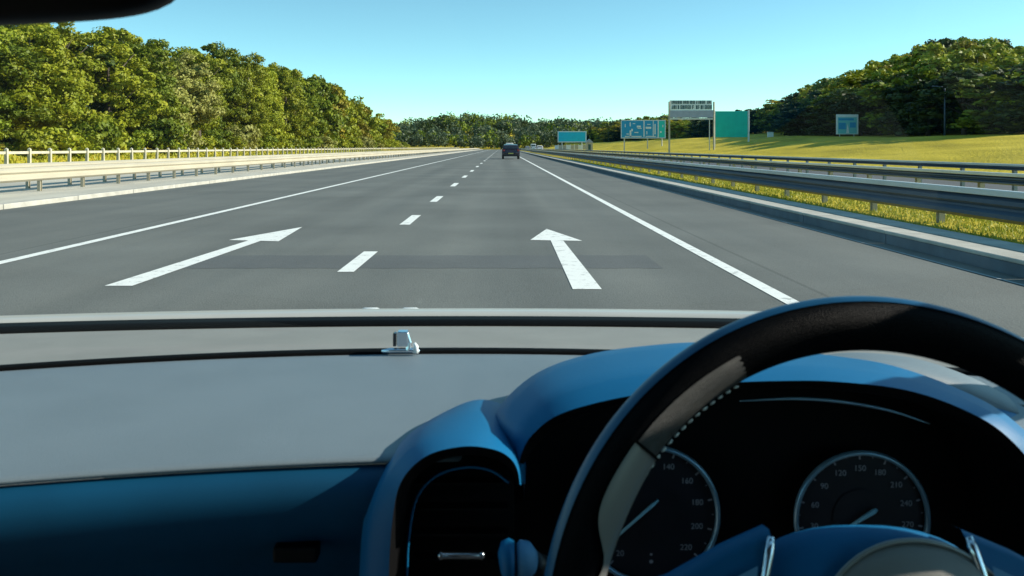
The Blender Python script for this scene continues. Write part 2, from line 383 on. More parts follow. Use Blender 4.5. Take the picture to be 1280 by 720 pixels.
# windscreen reflection painted as a darker band across the carriageway
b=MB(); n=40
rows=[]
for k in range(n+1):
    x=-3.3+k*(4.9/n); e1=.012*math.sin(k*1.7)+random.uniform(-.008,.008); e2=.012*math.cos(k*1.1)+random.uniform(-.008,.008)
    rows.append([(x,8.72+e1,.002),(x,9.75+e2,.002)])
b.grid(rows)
M['reflection_tint']=asphalt_mat('asphalt_reflection_tint',(.114,.118,.113),(.095,.10,.098),False)  # darker tone carries the painted reflection
o=b.build('road_reflection_band',M['reflection_tint']); o['kind']='structure'

# ------------------------------------------------------------------ guardrails and fence
def wprofile(face):      # W-beam cross-section, (x,z) ; face=+1 looks to +X
    pr=[(-.005,.0),(.03,.02),(.075,.05),(.075,.10),(.02,.145),(.02,.175),(.075,.22),(.075,.27),(.03,.30),(-.005,.32)]
    return [(x*face,z) for x,z in pr]
def guardrail(name,label,X,z0,face,m,pm,sp=2.3,ph=.0,y0=-14,y1=900,curve=None,group=None,post_h=None,wide=1.0,spacer=True):
    t=thing(name,label,'guardrail',(X,0,0),0,group)
    b=MB(); pr=wprofile(face); yy=list(np.arange(y0,120,2.3))+list(np.arange(120,y1,20))
    out=[]
    for y in yy:
        out.append([(x,y,z0+z*wide) for x,z in pr])
    b.grid(out); b.grid([[(x-.006*face,y,z) for x,y,z in r] for r in out],flip=True)
    b.build('rail',m,t,recalc=False)
    base=float(gz(X,20))
    pz=z0+.29*wide if post_h is None else post_h
    pb=MB(); s=face
    def post(bb,y):
        x0,x1=sorted((-.10*s,-.02*s)); 
        bb.box(x0,x1,y-.05,y-.042,base-.05,pz); bb.box(x0,x1,y+.042,y+.05,base-.05,pz)
        bb.box(x0+.036,x0+.044,y-.0415,y+.0415,base-.05,pz-.003)
        if spacer:
            a,c=sorted((-.019*s,.015*s)); bb.box(a,c,y-.06,y+.06,z0+.06*wide,z0+.26*wide)
    post(pb,0); p0=pb.build('post',pm,t)
    ys_=[y0+.6+ph+sp*k for k in range(90)]
    for k,yv in enumerate(ys_):
        p=p0 if k==0 else p0.copy()
        if k: COL.objects.link(p); p.parent=t
        p.location=(0,yv,0)
    pb=MB(); yv=ys_[-1]+sp
    while yv<y1-sp: post(pb,yv); yv+=sp*2
    q=pb.build('post',pm,t); q['kind']='stuff'
    return t
guardrail('guardrail','pale sunlit steel guardrail on short posts along the left hard shoulder',-11.7,.355,1,M['steel_pale'],M['steel_pale'],2.3,1.3,group='motorway guardrails',wide=1.08)
guardrail('guardrail','second pale steel guardrail directly behind the left shoulder guardrail',-12.75,.45,1,M['steel_pale'],M['steel_pale'],2.3,.4,group='motorway guardrails')
guardrail('guardrail','blue-grey shaded guardrail nearest the carriageway on the right, above the grass strip',6.2,.27,-1,M['steel_shade'],M['steel_pale'],2.25,1.2,group='motorway guardrails',wide=1.0)
guardrail('guardrail','middle guardrail of the three on the right, between the grass strip and slip road',8.55,.56,-1,M['steel_shade'],M['steel_pale'],2.4,.4,group='motorway guardrails',wide=.45)
guardrail('guardrail','farthest guardrail of the three on the right, at the foot of the yellow grass bank',12.3,.64,-1,M['steel_shade'],M['steel_pale'],2.4,1.0,group='motorway guardrails',wide=.3)
# lit rail tops: sky light on the rail tops put into a paler bar on each right-hand rail
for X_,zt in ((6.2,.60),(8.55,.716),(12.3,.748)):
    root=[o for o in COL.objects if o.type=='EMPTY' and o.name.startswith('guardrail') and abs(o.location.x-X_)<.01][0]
    b=MB(); b.box(-.085,.02,-14,900,zt-.01,zt+(.07 if X_<7 else .048)); b.build('lit_rail_top',M['steel'],root,bevel=.008)

t=thing('roadside_fence','low pale post and rail fence beyond the left guardrails','fence',(-20,0,0))
b=MB(); b.box(-.03,.03,-10,420,.92,1.03); b.box(-.025,.025,-10,420,.42,.50); b.build('rail',M['fence'],t)
b=MB(); b.add([(-.06,-.06,-.1),(.06,-.06,-.1),(.06,.06,-.1),(-.06,.06,-.1),(-.06,-.06,1.12),(.06,-.06,1.12),(.06,.06,1.12),(-.06,.06,1.12),(0,0,1.18)],
 [(0,1,5,4),(1,2,6,5),(2,3,7,6),(3,0,4,7),(4,5,8),(5,6,8),(6,7,8),(7,4,8)])
p0=b.build('post',M['fence'],t)
for k in range(98):
    p=p0 if k==0 else p0.copy()
    if k: COL.objects.link(p); p.parent=t
    p.location=(.035,20+k*1.72,0); p.rotation_euler=(random.uniform(-.02,.02),random.uniform(-.02,.02),0)
b=MB()
for k in range(98,230):
    b.box(-.06,.06,20+k*1.72,20.12+k*1.72,-.1,1.12)
o=b.build('post',M['fence'],t); o['kind']='stuff'

# ------------------------------------------------------------------ trees
def crown_mesh(name, rx, rz, zc, nclump, nleaf, leaf, clump, seed, bottom=.0, lean=0):
    r=np.random.default_rng(seed)
    # lobes: a handful of big masses, clumps on them, leaves on clumps
    nl=max(7,nclump//8)
    zz=r.uniform(.13,.86,nl)*2*zc; zz[0]=zc*1.62
    Rz=rx*np.sqrt(np.clip(1-((zz-zc*.92)/(zc*1.15))**2,.05,1))
    aa=r.uniform(0,2*PI,nl); rr_=np.sqrt(r.uniform(.05,1,nl))*Rz*.68; rr_[0]=0
    lob=np.stack([np.cos(aa)*rr_,np.sin(aa)*rr_,zz-zc],1); lr=r.uniform(.36,.56,nl)*rx
    li=r.integers(0,nl,nclump); d=r.normal(size=(nclump,3)); d/=np.linalg.norm(d,axis=1)[:,None]
    cc=lob[li]+d*lr[li][:,None]*r.uniform(.78,1.03,(nclump,1))
    cc[:,2]=np.clip(cc[:,2],-zc*.93,zc*.93)
    cr=clump*r.uniform(.6,1.25,nclump)
    ci=np.repeat(np.arange(nclump),nleaf); n=len(ci)
    e=r.normal(size=(n,3)); e/=np.linalg.norm(e,axis=1)[:,None]
    e[:,2]=np.where(e[:,2]<0,e[:,2]*.45,e[:,2]*.75)
    pos=cc[ci]+e*cr[ci][:,None]*(r.uniform(.5,1.05,n)[:,None])
    pos[:,0]+=lean*(pos[:,2]/rz)
    nrm=e+.7*r.normal(size=(n,3))+pos/np.linalg.norm(pos,axis=1)[:,None]*.5; nrm/=np.linalg.norm(nrm,axis=1)[:,None]
    a=np.cross(nrm,r.normal(size=(n,3))); a/=np.linalg.norm(a,axis=1)[:,None]; bb=np.cross(nrm,a)
    s=leaf*r.uniform(.55,1.35,(n,1)); s2=s*r.uniform(.45,.8,(n,1))
    pos=pos+np.array([0,0,zc])
    keep=pos[:,2]>bottom
    pos,a,bb,s,s2=pos[keep],a[keep],bb[keep],s[keep],s2[keep]; n=len(pos)
    fold=nrm[keep]*s*.25
    v=np.stack([pos-a*s,pos-bb*s2+fold,pos+a*s,pos+bb*s2+fold],1).reshape(-1,3)
    q=np.arange(4*n).reshape(-1,4)
    me=np_mesh(name,v,q,[M['leafA']])
    return me
def trunk_mesh(name,h,r0,seed,spread):
    r=random.Random(seed); b=MB()
    pts=[(0,0,-.5)]; 
    for k in range(1,6): pts.append((r.uniform(-.12,.12)*k*.4,r.uniform(-.12,.12)*k*.4,h*k/5))
    b.tube(pts,[r0*1.35,r0,r0*.85,r0*.65,r0*.42,r0*.15],8)
    for k in range(7):
        a=r.uniform(0,2*PI); z0=h*r.uniform(.28,.75); L_=spread*r.uniform(.6,1.0)
        p0=Vector((0,0,z0)); p1=p0+Vector((math.cos(a)*L_*.5,math.sin(a)*L_*.5,h*.13)); p2=p0+Vector((math.cos(a)*L_,math.sin(a)*L_,h*.27))
        b.tube([p0,p1,p2],[r0*.38,r0*.24,r0*.07],6)
    me=b.build(name,M['bark'],smooth=True); m=me.data; COL.objects.unlink(me); bpy.data.objects.remove(me); return m
# prototypes at 10 m height
NEAR=[(crown_mesh('crown',rx,rz,zc,nc,nl,lf,cl,s,.3),trunk_mesh('trunk',8.6,.2,s,2.6)) for rx,rz,zc,nc,nl,lf,cl,s in
      [(3.5,4.8,5.0,200,135,.125,.68,1),(3.1,5.0,5.0,190,130,.12,.62,2),(3.9,4.8,5.0,220,130,.13,.72,3),(2.9,5.0,5.0,180,135,.115,.58,4),(3.4,4.8,5.0,200,135,.125,.66,5)]]
MID=[(crown_mesh('crown',rx,rz,zc,nc,nl,lf,cl,s,.3),trunk_mesh('trunk',8.6,.2,s,2.6)) for rx,rz,zc,nc,nl,lf,cl,s in
      [(3.7,4.6,5.0,120,42,.29,.85,11),(3.3,4.9,5.0,110,42,.28,.8,12),(4.1,4.4,5.0,130,42,.30,.9,13),(3.1,5.0,5.0,105,42,.27,.75,14)]]
BUSH=[crown_mesh('bush',1.5,1.15,.85,42,60,.12,.42,s,.0) for s in (21,22,23)]
def put_tree(proto,x,y,h,wd,tone,label,group,name='broadleaf_tree',cat='tree'):
    z=float(gz(x,y)); t=thing(name,label,cat,(x,y,z),random.uniform(0,2*PI),group)
    s=h/10.0
    t.scale=(wd,wd,s)
    c=bpy.data.objects.new('crown',proto[0]); link(c,t); c.material_slots[0].link='OBJECT'; c.material_slots[0].material=M[tone]
    k=bpy.data.objects.new('trunk',proto[1]); link(k,t)
    return t
ORD=['first','second','third','fourth','fifth','sixth','seventh','eighth','ninth','tenth','eleventh','twelfth','thirteenth','fourteenth','fifteenth','sixteenth','seventeenth','eighteenth','nineteenth','twentieth',
 'twenty-first','twenty-second','twenty-third','twenty-fourth','twenty-fifth','twenty-sixth','twenty-seventh','twenty-eighth','twenty-ninth','thirtieth','thirty-first','thirty-second','thirty-third','thirty-fourth','thirty-fifth','thirty-sixth','thirty-seventh','thirty-eighth','thirty-ninth','fortieth','forty-first','forty-second','forty-third','forty-fourth','forty-fifth','forty-sixth','forty-seventh','forty-eighth','forty-ninth','fiftieth']
TONE={'leafA':'olive yellow','leafB':'mid green','leafC':'dark green','leafD':'pale silvery','leafE':'bronze tinged'}
# left belt
def ztop(px,prof,D): return H+(CY-np.interp(px,prof[0],prof[1]))*D/F
LP=([-200,0,100,145,162,185,200,235,252,285,300,330,352,385,402,428,445,462,482,490],[20,24,28,30,52,58,74,62,58,72,70,84,82,96,99,118,130,142,156,164])
D=46.0; k=0
while D<208:
    x=-29.5+random.uniform(-1.2,1.2); px=CX+x*F/D
    h=float(ztop(px,LP,D)-gz(x,D))*random.uniform(.96,1.03)
    tn=random.choice(['leafA','leafA','leafB','leafA','leafE','leafB'])
    if 175<px<235 and D<90: tn='leafD'
    if k in (0,1): tn='leafB'
    put_tree(NEAR[k%5] if D<130 else MID[k%4],x,D,h*1.02,random.uniform(.92,1.12),tn,
        f'{TONE[tn]} tree, {ORD[k]} from the left edge in the left belt front row','trees of the left belt')
    D+=random.uniform(4.3,5.6) if D<120 else random.uniform(6,8); k+=1
D=50.0; k2=0
while D<208:
    x=-35+random.uniform(-1.5,1.5); px=CX+x*F/D
    h=float(ztop(px,LP,D)-gz(x,D))*random.uniform(.86,.97)
    tn=random.choice(['leafB','leafC','leafB','leafA'])
    put_tree(MID[k2%4],x,D,h,random.uniform(1.0,1.25),tn,
        'tall green tree standing behind the front row of the left tree belt','trees behind the front row of the left belt')
    D+=6.5; k2+=1
# hedge bushes at the foot of the belt
D=44.0; k=0
while D<235:
    x=-25.6+random.uniform(-.6,.5); z=float(gz(x,D))
    tn=random.choice(['leafA','leafB','leafA','leafD'] if random.random()<.5 else ['leafA','leafB'])
    o=bpy.data.objects.new('bush',BUSH[k%3]); link(o); o.location=(x,D,z-.1); s=random.uniform(.8,1.35); o.scale=(s,s,s*random.uniform(.75,1.1)); o.rotation_euler=(0,0,random.uniform(0,6))
    o.material_slots[0].link='OBJECT'; o.material_slots[0].material=M[tn]
    tag(o,f'low {TONE[tn]} bush, {ORD[min(k,49)]} from the left edge below the left tree belt','bush','bushes below the left tree belt')
    D+=random.uniform(2.6,4.6) if D<110 else random.uniform(6,9); k+=1
# right wood on its hill
RP=([925,940,970,1000,1040,1075,1100,1150,1170,1220,1245,1280,1500],[152,137,126,115,101,91,80,69,57,51,56,60,50])
rows=[44.5,47.5,52,58,65,73,82]
cnt=0
for ri,x0 in enumerate(rows):
    D=x0*F/720
    k=0
    while x0*F/D>312 and D<185:
        x=x0+random.uniform(-1.5,1.5); d=D+random.uniform(-1,1); px=CX+x*F/d
        top=float(ztop(px,RP,d))+.1; zz=float(gz(x,d)); h=(top-zz)
        f=[.66,.78,.88,.95,.99,1.02,1.03][ri]
        h=min(h*f*random.uniform(.95,1.05), 16)
        if h>4.5:
            tn=random.choice(['leafC','leafC','leafC','leafB'] if ri<2 else ['leafA','leafB','leafA','leafE','leafC'])  # front rows mostly take dark leaves: their shade is put into the colour
            lab=(f'{TONE[tn]} tree, {ORD[min(k,49)]} from the right edge in the right wood front row' if ri==0
                 else ('tree in the middle of the wood rising behind the right front row' if ri<3 else 'sunlit tree near the crest of the right-hand wooded hill'))
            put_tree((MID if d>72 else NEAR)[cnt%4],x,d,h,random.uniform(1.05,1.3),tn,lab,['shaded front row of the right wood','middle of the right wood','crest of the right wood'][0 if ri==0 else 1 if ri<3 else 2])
            k+=1; cnt+=1
        D+=random.uniform(4.4,6.0)
# trees beyond the signs on the right
SP=([690,735,760,800,833,850,893,925,945],[156,156,152,148,146,150,150,140,135])
k=0; items=[]
for ri,(x0,st) in enumerate(((46,7),(54,9),(64,12))):
    D=186.0
    while D<520:
        x=x0+random.uniform(-2,2)+max(0,(D-300))*.04; px=CX+x*F/D
        h=float(ztop(px,SP,D)-gz(x,D))*[.8,.92,1.03][ri]*random.uniform(.85,1.05)
        items.append((px,x,D,max(4.5,h),ri)); D+=st*random.uniform(.8,1.25)
for px,x,D,h,ri in items:
    tn=random.choice(['leafC','leafB','leafC','leafA','leafE'])
    put_tree(MID[k%4],x,D,h,random.uniform(1.0,1.35)*(1 if D<320 else 1.4),tn,
      'small tree in the distant row behind the road signs on the right','distant tree row behind the signs'); k+=1
# far left trees, 480..560
k=0
for ri in range(2):
    x=-152.0+ri*4
    while x<-38:
        D=300+ri*22+random.uniform(-6,6)+(x+100)*.25
        h=float(H+(CY-(151+random.uniform(-2,4)-ri*2))*D/F-gz(x,D))
        tn=random.choice(['leafB','leafC','leafA','leafE'])
        put_tree(MID[k%4],x,D,h,random.uniform(1.0,1.3),tn,'far tree in the line beyond the end of the left tree belt','far trees past the left belt'); k+=1
        x+=random.uniform(5,7.5)

# far wooded hill: one mass
def far_wood(name,label,cx_range,cy_range,n,hr,seed,tones,dens=130,leaf=.75):
    r=np.random.default_rng(seed); vs=[]; mi=[]
    for q in range(n):
        x=r.uniform(*cx_range); y=r.uniform(*cy_range); z=float(gz(x,y)); h=r.uniform(*hr); rad=h*r.uniform(.36,.5); ti=r.integers(0,len(tones))
        m=dens; e=r.normal(size=(m,3)); e/=np.linalg.norm(e,axis=1)[:,None]
        lob=r.normal(size=(5,3))*.3; pos=(e*r.uniform(.55,.9,(m,1))+lob[r.integers(0,5,m)])*np.array([rad,rad,h*.44])+np.array([x,y,z+h*.55])
        nr=e+.6*r.normal(size=(m,3)); nr/=np.linalg.norm(nr,axis=1)[:,None]
        a=np.cross(nr,r.normal(size=(m,3))); a/=np.linalg.norm(a,axis=1)[:,None]; bb=np.cross(nr,a); s=leaf*r.uniform(.6,1.3,(m,1))
        vs.append(np.stack([pos-a*s,pos-bb*s*.7,pos+a*s,pos+bb*s*.7],1).reshape(-1,3)); mi.append(np.full(m,ti))
    v=np.concatenate(vs); o=bpy.data.objects.new(name,np_mesh(name,v,np.arange(len(v)).reshape(-1,4),[M[t] for t in tones],midx=np.concatenate(mi)))
    link(o); tag(o,label,'woodland',kind='stuff')
far_wood('distant_woodland','dark green wood covering the low hill straight ahead beyond the road end',(-120,120),(500,700),640,(6,11.5),5,['leafF','leafF','leafC','leafB'],170,.8)
far_wood('distant_woodland','low band of far scrub at the foot of the wooded hill',(-330,330),(455,500),560,(5,8.5),6,['leafF','leafF','leafC','leafB'],120,.7)
far_wood('distant_woodland','far wood on the skyline behind the signs to the right',(100,420),(510,680),460,(8.5,12),8,['leafF','leafC','leafE'],170,.8)
far_wood('distant_woodland','far wood on the skyline behind the left trees',(-420,-110),(510,660),460,(8.5,12),9,['leafF','leafC','leafA'],170,.8)

# grass tufts
def tufts(name,label,n,xf,yf,hh,seed,wd=.012):
    r=np.random.default_rng(seed); x,y=xf(r,n),yf(r,n)
    z=gz(x,y); h=r.uniform(*hh,n); a=r.uniform(0,2*PI,n); ww=wd*(1+y*.05)
    dx=np.cos(a)*ww; dy=np.sin(a)*ww; lx=r.normal(0,.35,n)*h; ly=r.normal(0,.35,n)*h
    v=np.stack([np.stack([x-dx,y-dy,z-.02],1),np.stack([x+dx,y+dy,z-.02],1),np.stack([x+lx,y+ly,z+h],1)],1).reshape(-1,3)
    o=bpy.data.objects.new(name,np_mesh(name,v,np.arange(3*n).reshape(-1,3),[M['blade']])); link(o); tag(o,label,'grass',kind='stuff')
def clumpy(lo,hi):
    def f(r,n):
        c=r.uniform(lo,hi,400); return np.clip(c[r.integers(0,400,n)]+r.normal(0,.12,n),lo,hi)
    return f
tufts('verge_grass','short yellow-green grass in the strip under the nearest right guardrail',42000,clumpy(5.62,8.9),lambda r,n:6+70*r.random(n)**1.6,(.02,.065),31)
tufts('field_grass','yellow-green grass beyond the pale fence on the left',26000,lambda r,n:r.uniform(-27,-17.3,n),lambda r,n:26+150*r.random(n)**1.3,(.06,.22),33,.02)

# ------------------------------------------------------------------ signs
def sign_panel(root,w,h,zc,m,border=None,bw=.08,name='sign_panel'):
    b=MB(); b.box(-w/2,w/2,-.04,.04,zc-h/2,zc+h/2); p=b.build(name,m,root,bevel=.02)
    if border:
        b=MB(); y0,y1=-.058,-.046
        b.box(-w/2+.02,w/2-.02,y0,y1,zc+h/2-bw,zc+h/2-.01); b.box(-w/2+.02,w/2-.02,y0,y1,zc-h/2+.01,zc-h/2+bw)
        b.box(-w/2+.02,-w/2+bw,y0,y1,zc-h/2+bw,zc+h/2-bw); b.box(w/2-bw,w/2-.02,y0,y1,zc-h/2+bw,zc+h/2-bw)
        b.build('border',border,p)
    return p
def legs(root,xs_,r,ztop_,m,y=.12,zb=-.4):
    for x in xs_:
        b=MB(); b.tube([(x,y,zb),(x,y,ztop_)],r,10); b.build('leg',m,root)
def on_ground(x,y): return (x,y,float(gz(x,y)))
# far cyan sign
Dz=230; x=(715-CX)*Dz/F; L0=on_ground(x,Dz)
t=thing('road_sign','small plain cyan road sign with thin white edge, farthest of the signs','road sign',L0)
zc=H+(CY-171)*Dz/F-L0[2]; sign_panel(t,36*Dz/F,14*Dz/F,zc,M['sign_cyan'],M['sign_white'],.22); legs(t,(-2.6,2.6),.12,zc+1.2,M['steel'])
# wide blue direction sign
Dz=150; x=(804-CX)*Dz/F; L0=on_ground(x,Dz)
t=thing('direction_sign','wide blue direction sign with white marks and teal right end','road sign',L0)
zc=H+(CY-161.5)*Dz/F-L0[2]; W_=56*Dz/F; Hh=23*Dz/F
p=sign_panel(t,W_,Hh,zc,M['sign_blue'],M['sign_white'],.13); legs(t,(-W_*.42,W_*.1,W_*.42),.1,zc+Hh*.4,M['steel'])
def q(b,u0,v0,u1,v1,y=-.052,yb=-.044):   # u,v in pixels of the sign (56 x 23), v down
    s=W_/56; b.box((u0-28)*s,(u1-28)*s,y,yb,zc+(11.5-v1)*s,zc+(11.5-v0)*s)
b=MB(); q(b,46,1,47.4,22.3); q(b,28.3,1,29.6,21); q(b,40,1,41,20)
b.build('lane_divider',M['sign_white'],p)
b=MB()
for (u0,v0,u1,v1) in [(11,3,12.4,8),(5,5,6,9),(11,13,13,21),(13,11,15,14),(20,7,25,9.4),(21,10,26,11),(15,4,18,5),(31,8.5,38,11),(33,5,37,6),(32,14,33,18),(7,17,10,18),(42,5,43.5,18),(5,20,26,21),(31,20,44,21),(49,14,51,16),(52,6,53,9),(17,15,22,16.2)]:
    q(b,u0,v0,u1,v1,-.054,-.046)
b.build('lettering',M['sign_white'],p)
b=MB(); q(b,47.6,1.2,55,21.5,-.050,-.042); b.build('teal_end_panel',M['sign_teal'],p)
# tall gantry board
Dz=105; x=(864-CX)*Dz/F; L0=on_ground(x,Dz)
t=thing('gantry_sign','tall grey message board with two rows of dark lettering raised on two posts','road sign',L0)
s=Dz/F; ztp=H+(CY-125)*s-L0[2]
b=MB(); b.box(-27*s,28*s,-.06,.06,ztp-22*s,ztp-12.6*s); p=b.build('message_panel',M['sign_grey'],t,bevel=.02)
b=MB(); b.box(-27*s,26*s,-.04,.04,ztp-12.4*s,ztp-.4*s); p2=b.build('sign_panel',M['sign_white'],t,bevel=.02)
b=MB(); rr=random.Random(3)
for row,(v0,v1) in enumerate(((0.8,4.8),(6.6,11.4))):
    u=-25.5
    while u<24:
        wd=rr.uniform(1.6,3.0); k=rr.randint(0,3)
        a,c=u*s,(u+wd)*s; zt=ztp-v0*s; zb_=ztp-v1*s; th=.085
        y0,y1=-.06,-.045
        if k!=1: b.box(a,a+th,y0,y1,zb_,zt)
        if k!=2: b.box(c-th,c,y0,y1,zb_,zt)
        if k in (0,2,3): b.box(a+th+.004,c-th-.004,y0,y1,zt-th,zt)
        if k in (1,3): b.box(a+th+.004,c-th-.004,y0,y1,zb_,zb_+th)
        b.box(a+th+.004,c-th-.004,y0,y1,(zt+zb_)/2-th/2,(zt+zb_)/2+th/2)
        u+=wd+.55+(rr.random()<.18)*1.2
b.build('lettering',M['sign_dark'],p2)
b=MB(); b.box(-26.5*s,27*s,-.09,.09,ztp-24.5*s,ztp-22.6*s); b.build('cross_beam',M['steel'],t)
legs(t,(-27.4*s,28.4*s),.11,ztp-.2,M['fence'],y=0)
legs(t,(23*s,),.06,ztp-24.6*s,M['steel'],y=.05)
# green sign
Dz=115; x=(914.5-CX)*Dz/F; L0=on_ground(x,Dz); s=Dz/F
t=thing('road_sign','large plain green road sign framed by two white posts','road sign',L0)
zc=H+(CY-155.5)*s-L0[2]; b=MB(); b.box(-20.4*s,20*s,-.05,.05,zc-16*s,zc+16.5*s); p=b.build('sign_panel',M['sign_green'],t,bevel=.02)
b=MB(); b.box(-20.2*s,19.8*s,-.07,-.055,zc+15.4*s,zc+16.3*s); b.box(-20.2*s,19.8*s,-.07,-.055,zc-15.8*s,zc-15.2*s)
for k_ in range(1,6): b.box((-20.2+k_*6.7)*s-.012,(-20.2+k_*6.7)*s+.012,-.06,-.052,zc-15*s,zc+15.2*s)
b.build('panel_seam',M['sign_teal'],p)
for xx in (-21.3*s,21.3*s):
    b=MB(); b.box(xx-.09,xx+.09,-.09,.09,-.4,zc+17.5*s); b.build('leg',M['sign_white'],t,bevel=.02)
# small teal sign on the bank
Dz=100; x=(1059-CX)*Dz/F; L0=on_ground(x,Dz); s=Dz/F
t=thing('information_sign','small teal and white square sign standing before the dark right wood','road sign',L0)
zc=H+(CY-155.5)*s-L0[2]; b=MB(); b.box(-14*s,14*s,-.04,.04,zc-12.5*s,zc+12.5*s); p=b.build('sign_panel',M['sign_white'],t,bevel=.06)
b=MB(); b.box(-11.8*s,11.8*s,-.056,-.044,zc-11.5*s,zc+9*s); b.build('teal_field',M['sign_pale'],p)
b=MB(); b.box(-11*s,-2*s,-.068,-.060,zc-6*s,zc+2*s); b.box(3*s,10.5*s,-.068,-.060,zc-4*s,zc+2.5*s); b.box(-11*s,8*s,-.068,-.060,zc+5*s,zc+7.6*s); b.build('pictogram',M['sign_blue'],p)
b=MB(); b.add([(-1.8*s,-.07,zc-11*s),(2.2*s,-.07,zc-11*s),(.3*s,-.07,zc+1*s)],[(0,1,2)]); b.build('arrow_mark',M['sign_white'],p)
legs(t,(-9*s,9*s),.05,zc+8*s,M['steel'])
# marker box
Dz=122; x=(963-CX)*Dz/F; L0=on_ground(x,Dz)
t=thing('roadside_cabinet','tiny white equipment cabinet at the top of the grass bank left of the teal sign','cabinet',L0)
b=MB(); b.box(-.38,.38,-.2,.2,-.1,.62); b.build('housing',M['sign_white'],t,bevel=.03)
b=MB(); b.box(-.43,.43,-.25,.25,.625,.68); b.build('lid',M['sign_white'],t,bevel=.02)
# lamp post
Dz=80; x=(1181-CX)*Dz/F; L0=on_ground(x,Dz)
t=thing('lamp_post','slim grey lamp post in front of the shaded right wood','lamp post',L0)
b=MB(); b.tube([(0,0,-.3),(0,0,2),(0,0,4.3)],[.09,.075,.05],10); b.tube([(0,0,4.28),(-.25,0,4.42),(-.7,0,4.46)],.035,8); b.build('pole',M['steel_shade'],t,smooth=True)
b=MB(); b.box(-1.15,-.68,-.1,.1,4.42,4.52); b.build('lamp_head',M['steel_shade'],t,bevel=.03)
# pale cabin and white panel fence far right of the car
Dz=205; x=(736.5-CX)*Dz/F; L0=on_ground(x,Dz)
t=thing('roadside_cabin','small cream cabin with dark pitched roof beside the far cyan sign','cabin',L0)
b=MB(); b.box(-.75,.75,-.7,.7,-.2,1.9); b.build('wall',M['fence'],t)
b=MB(); b.add([(-.95,-.85,1.9),(.95,-.85,1.9),(.95,.85,1.9),(-.95,.85,1.9),(0,-.85,2.75),(0,.85,2.75)],[(0,1,4),(1,2,5,4),(2,3,5),(3,0,4,5),(0,3,2,1)]); b.build('roof',M['sign_grey'],t)
b=MB(); b.box(-.3,.3,-.73,-.705,.2,1.5); b.build('door',M['sign_dark'],t)
Dz=215; L0=on_ground(14,Dz)
t=thing('panel_fence','long low white panelled fence under the far cyan sign','fence',L0)
for k_ in range(9):
    b=MB(); x0=-1.0+k_*.98; b.box(x0,x0+.8,-.03,.03,.55,1.55+.08*(k_%2)); b.build('panel',[M['sign_white'],M['fence'],M['steel_pale']][k_%3],t)
    b=MB(); b.box(x0+.82,x0+.95,-.06,.06,-.2,1.75); b.build('post',M['sign_white'],t)

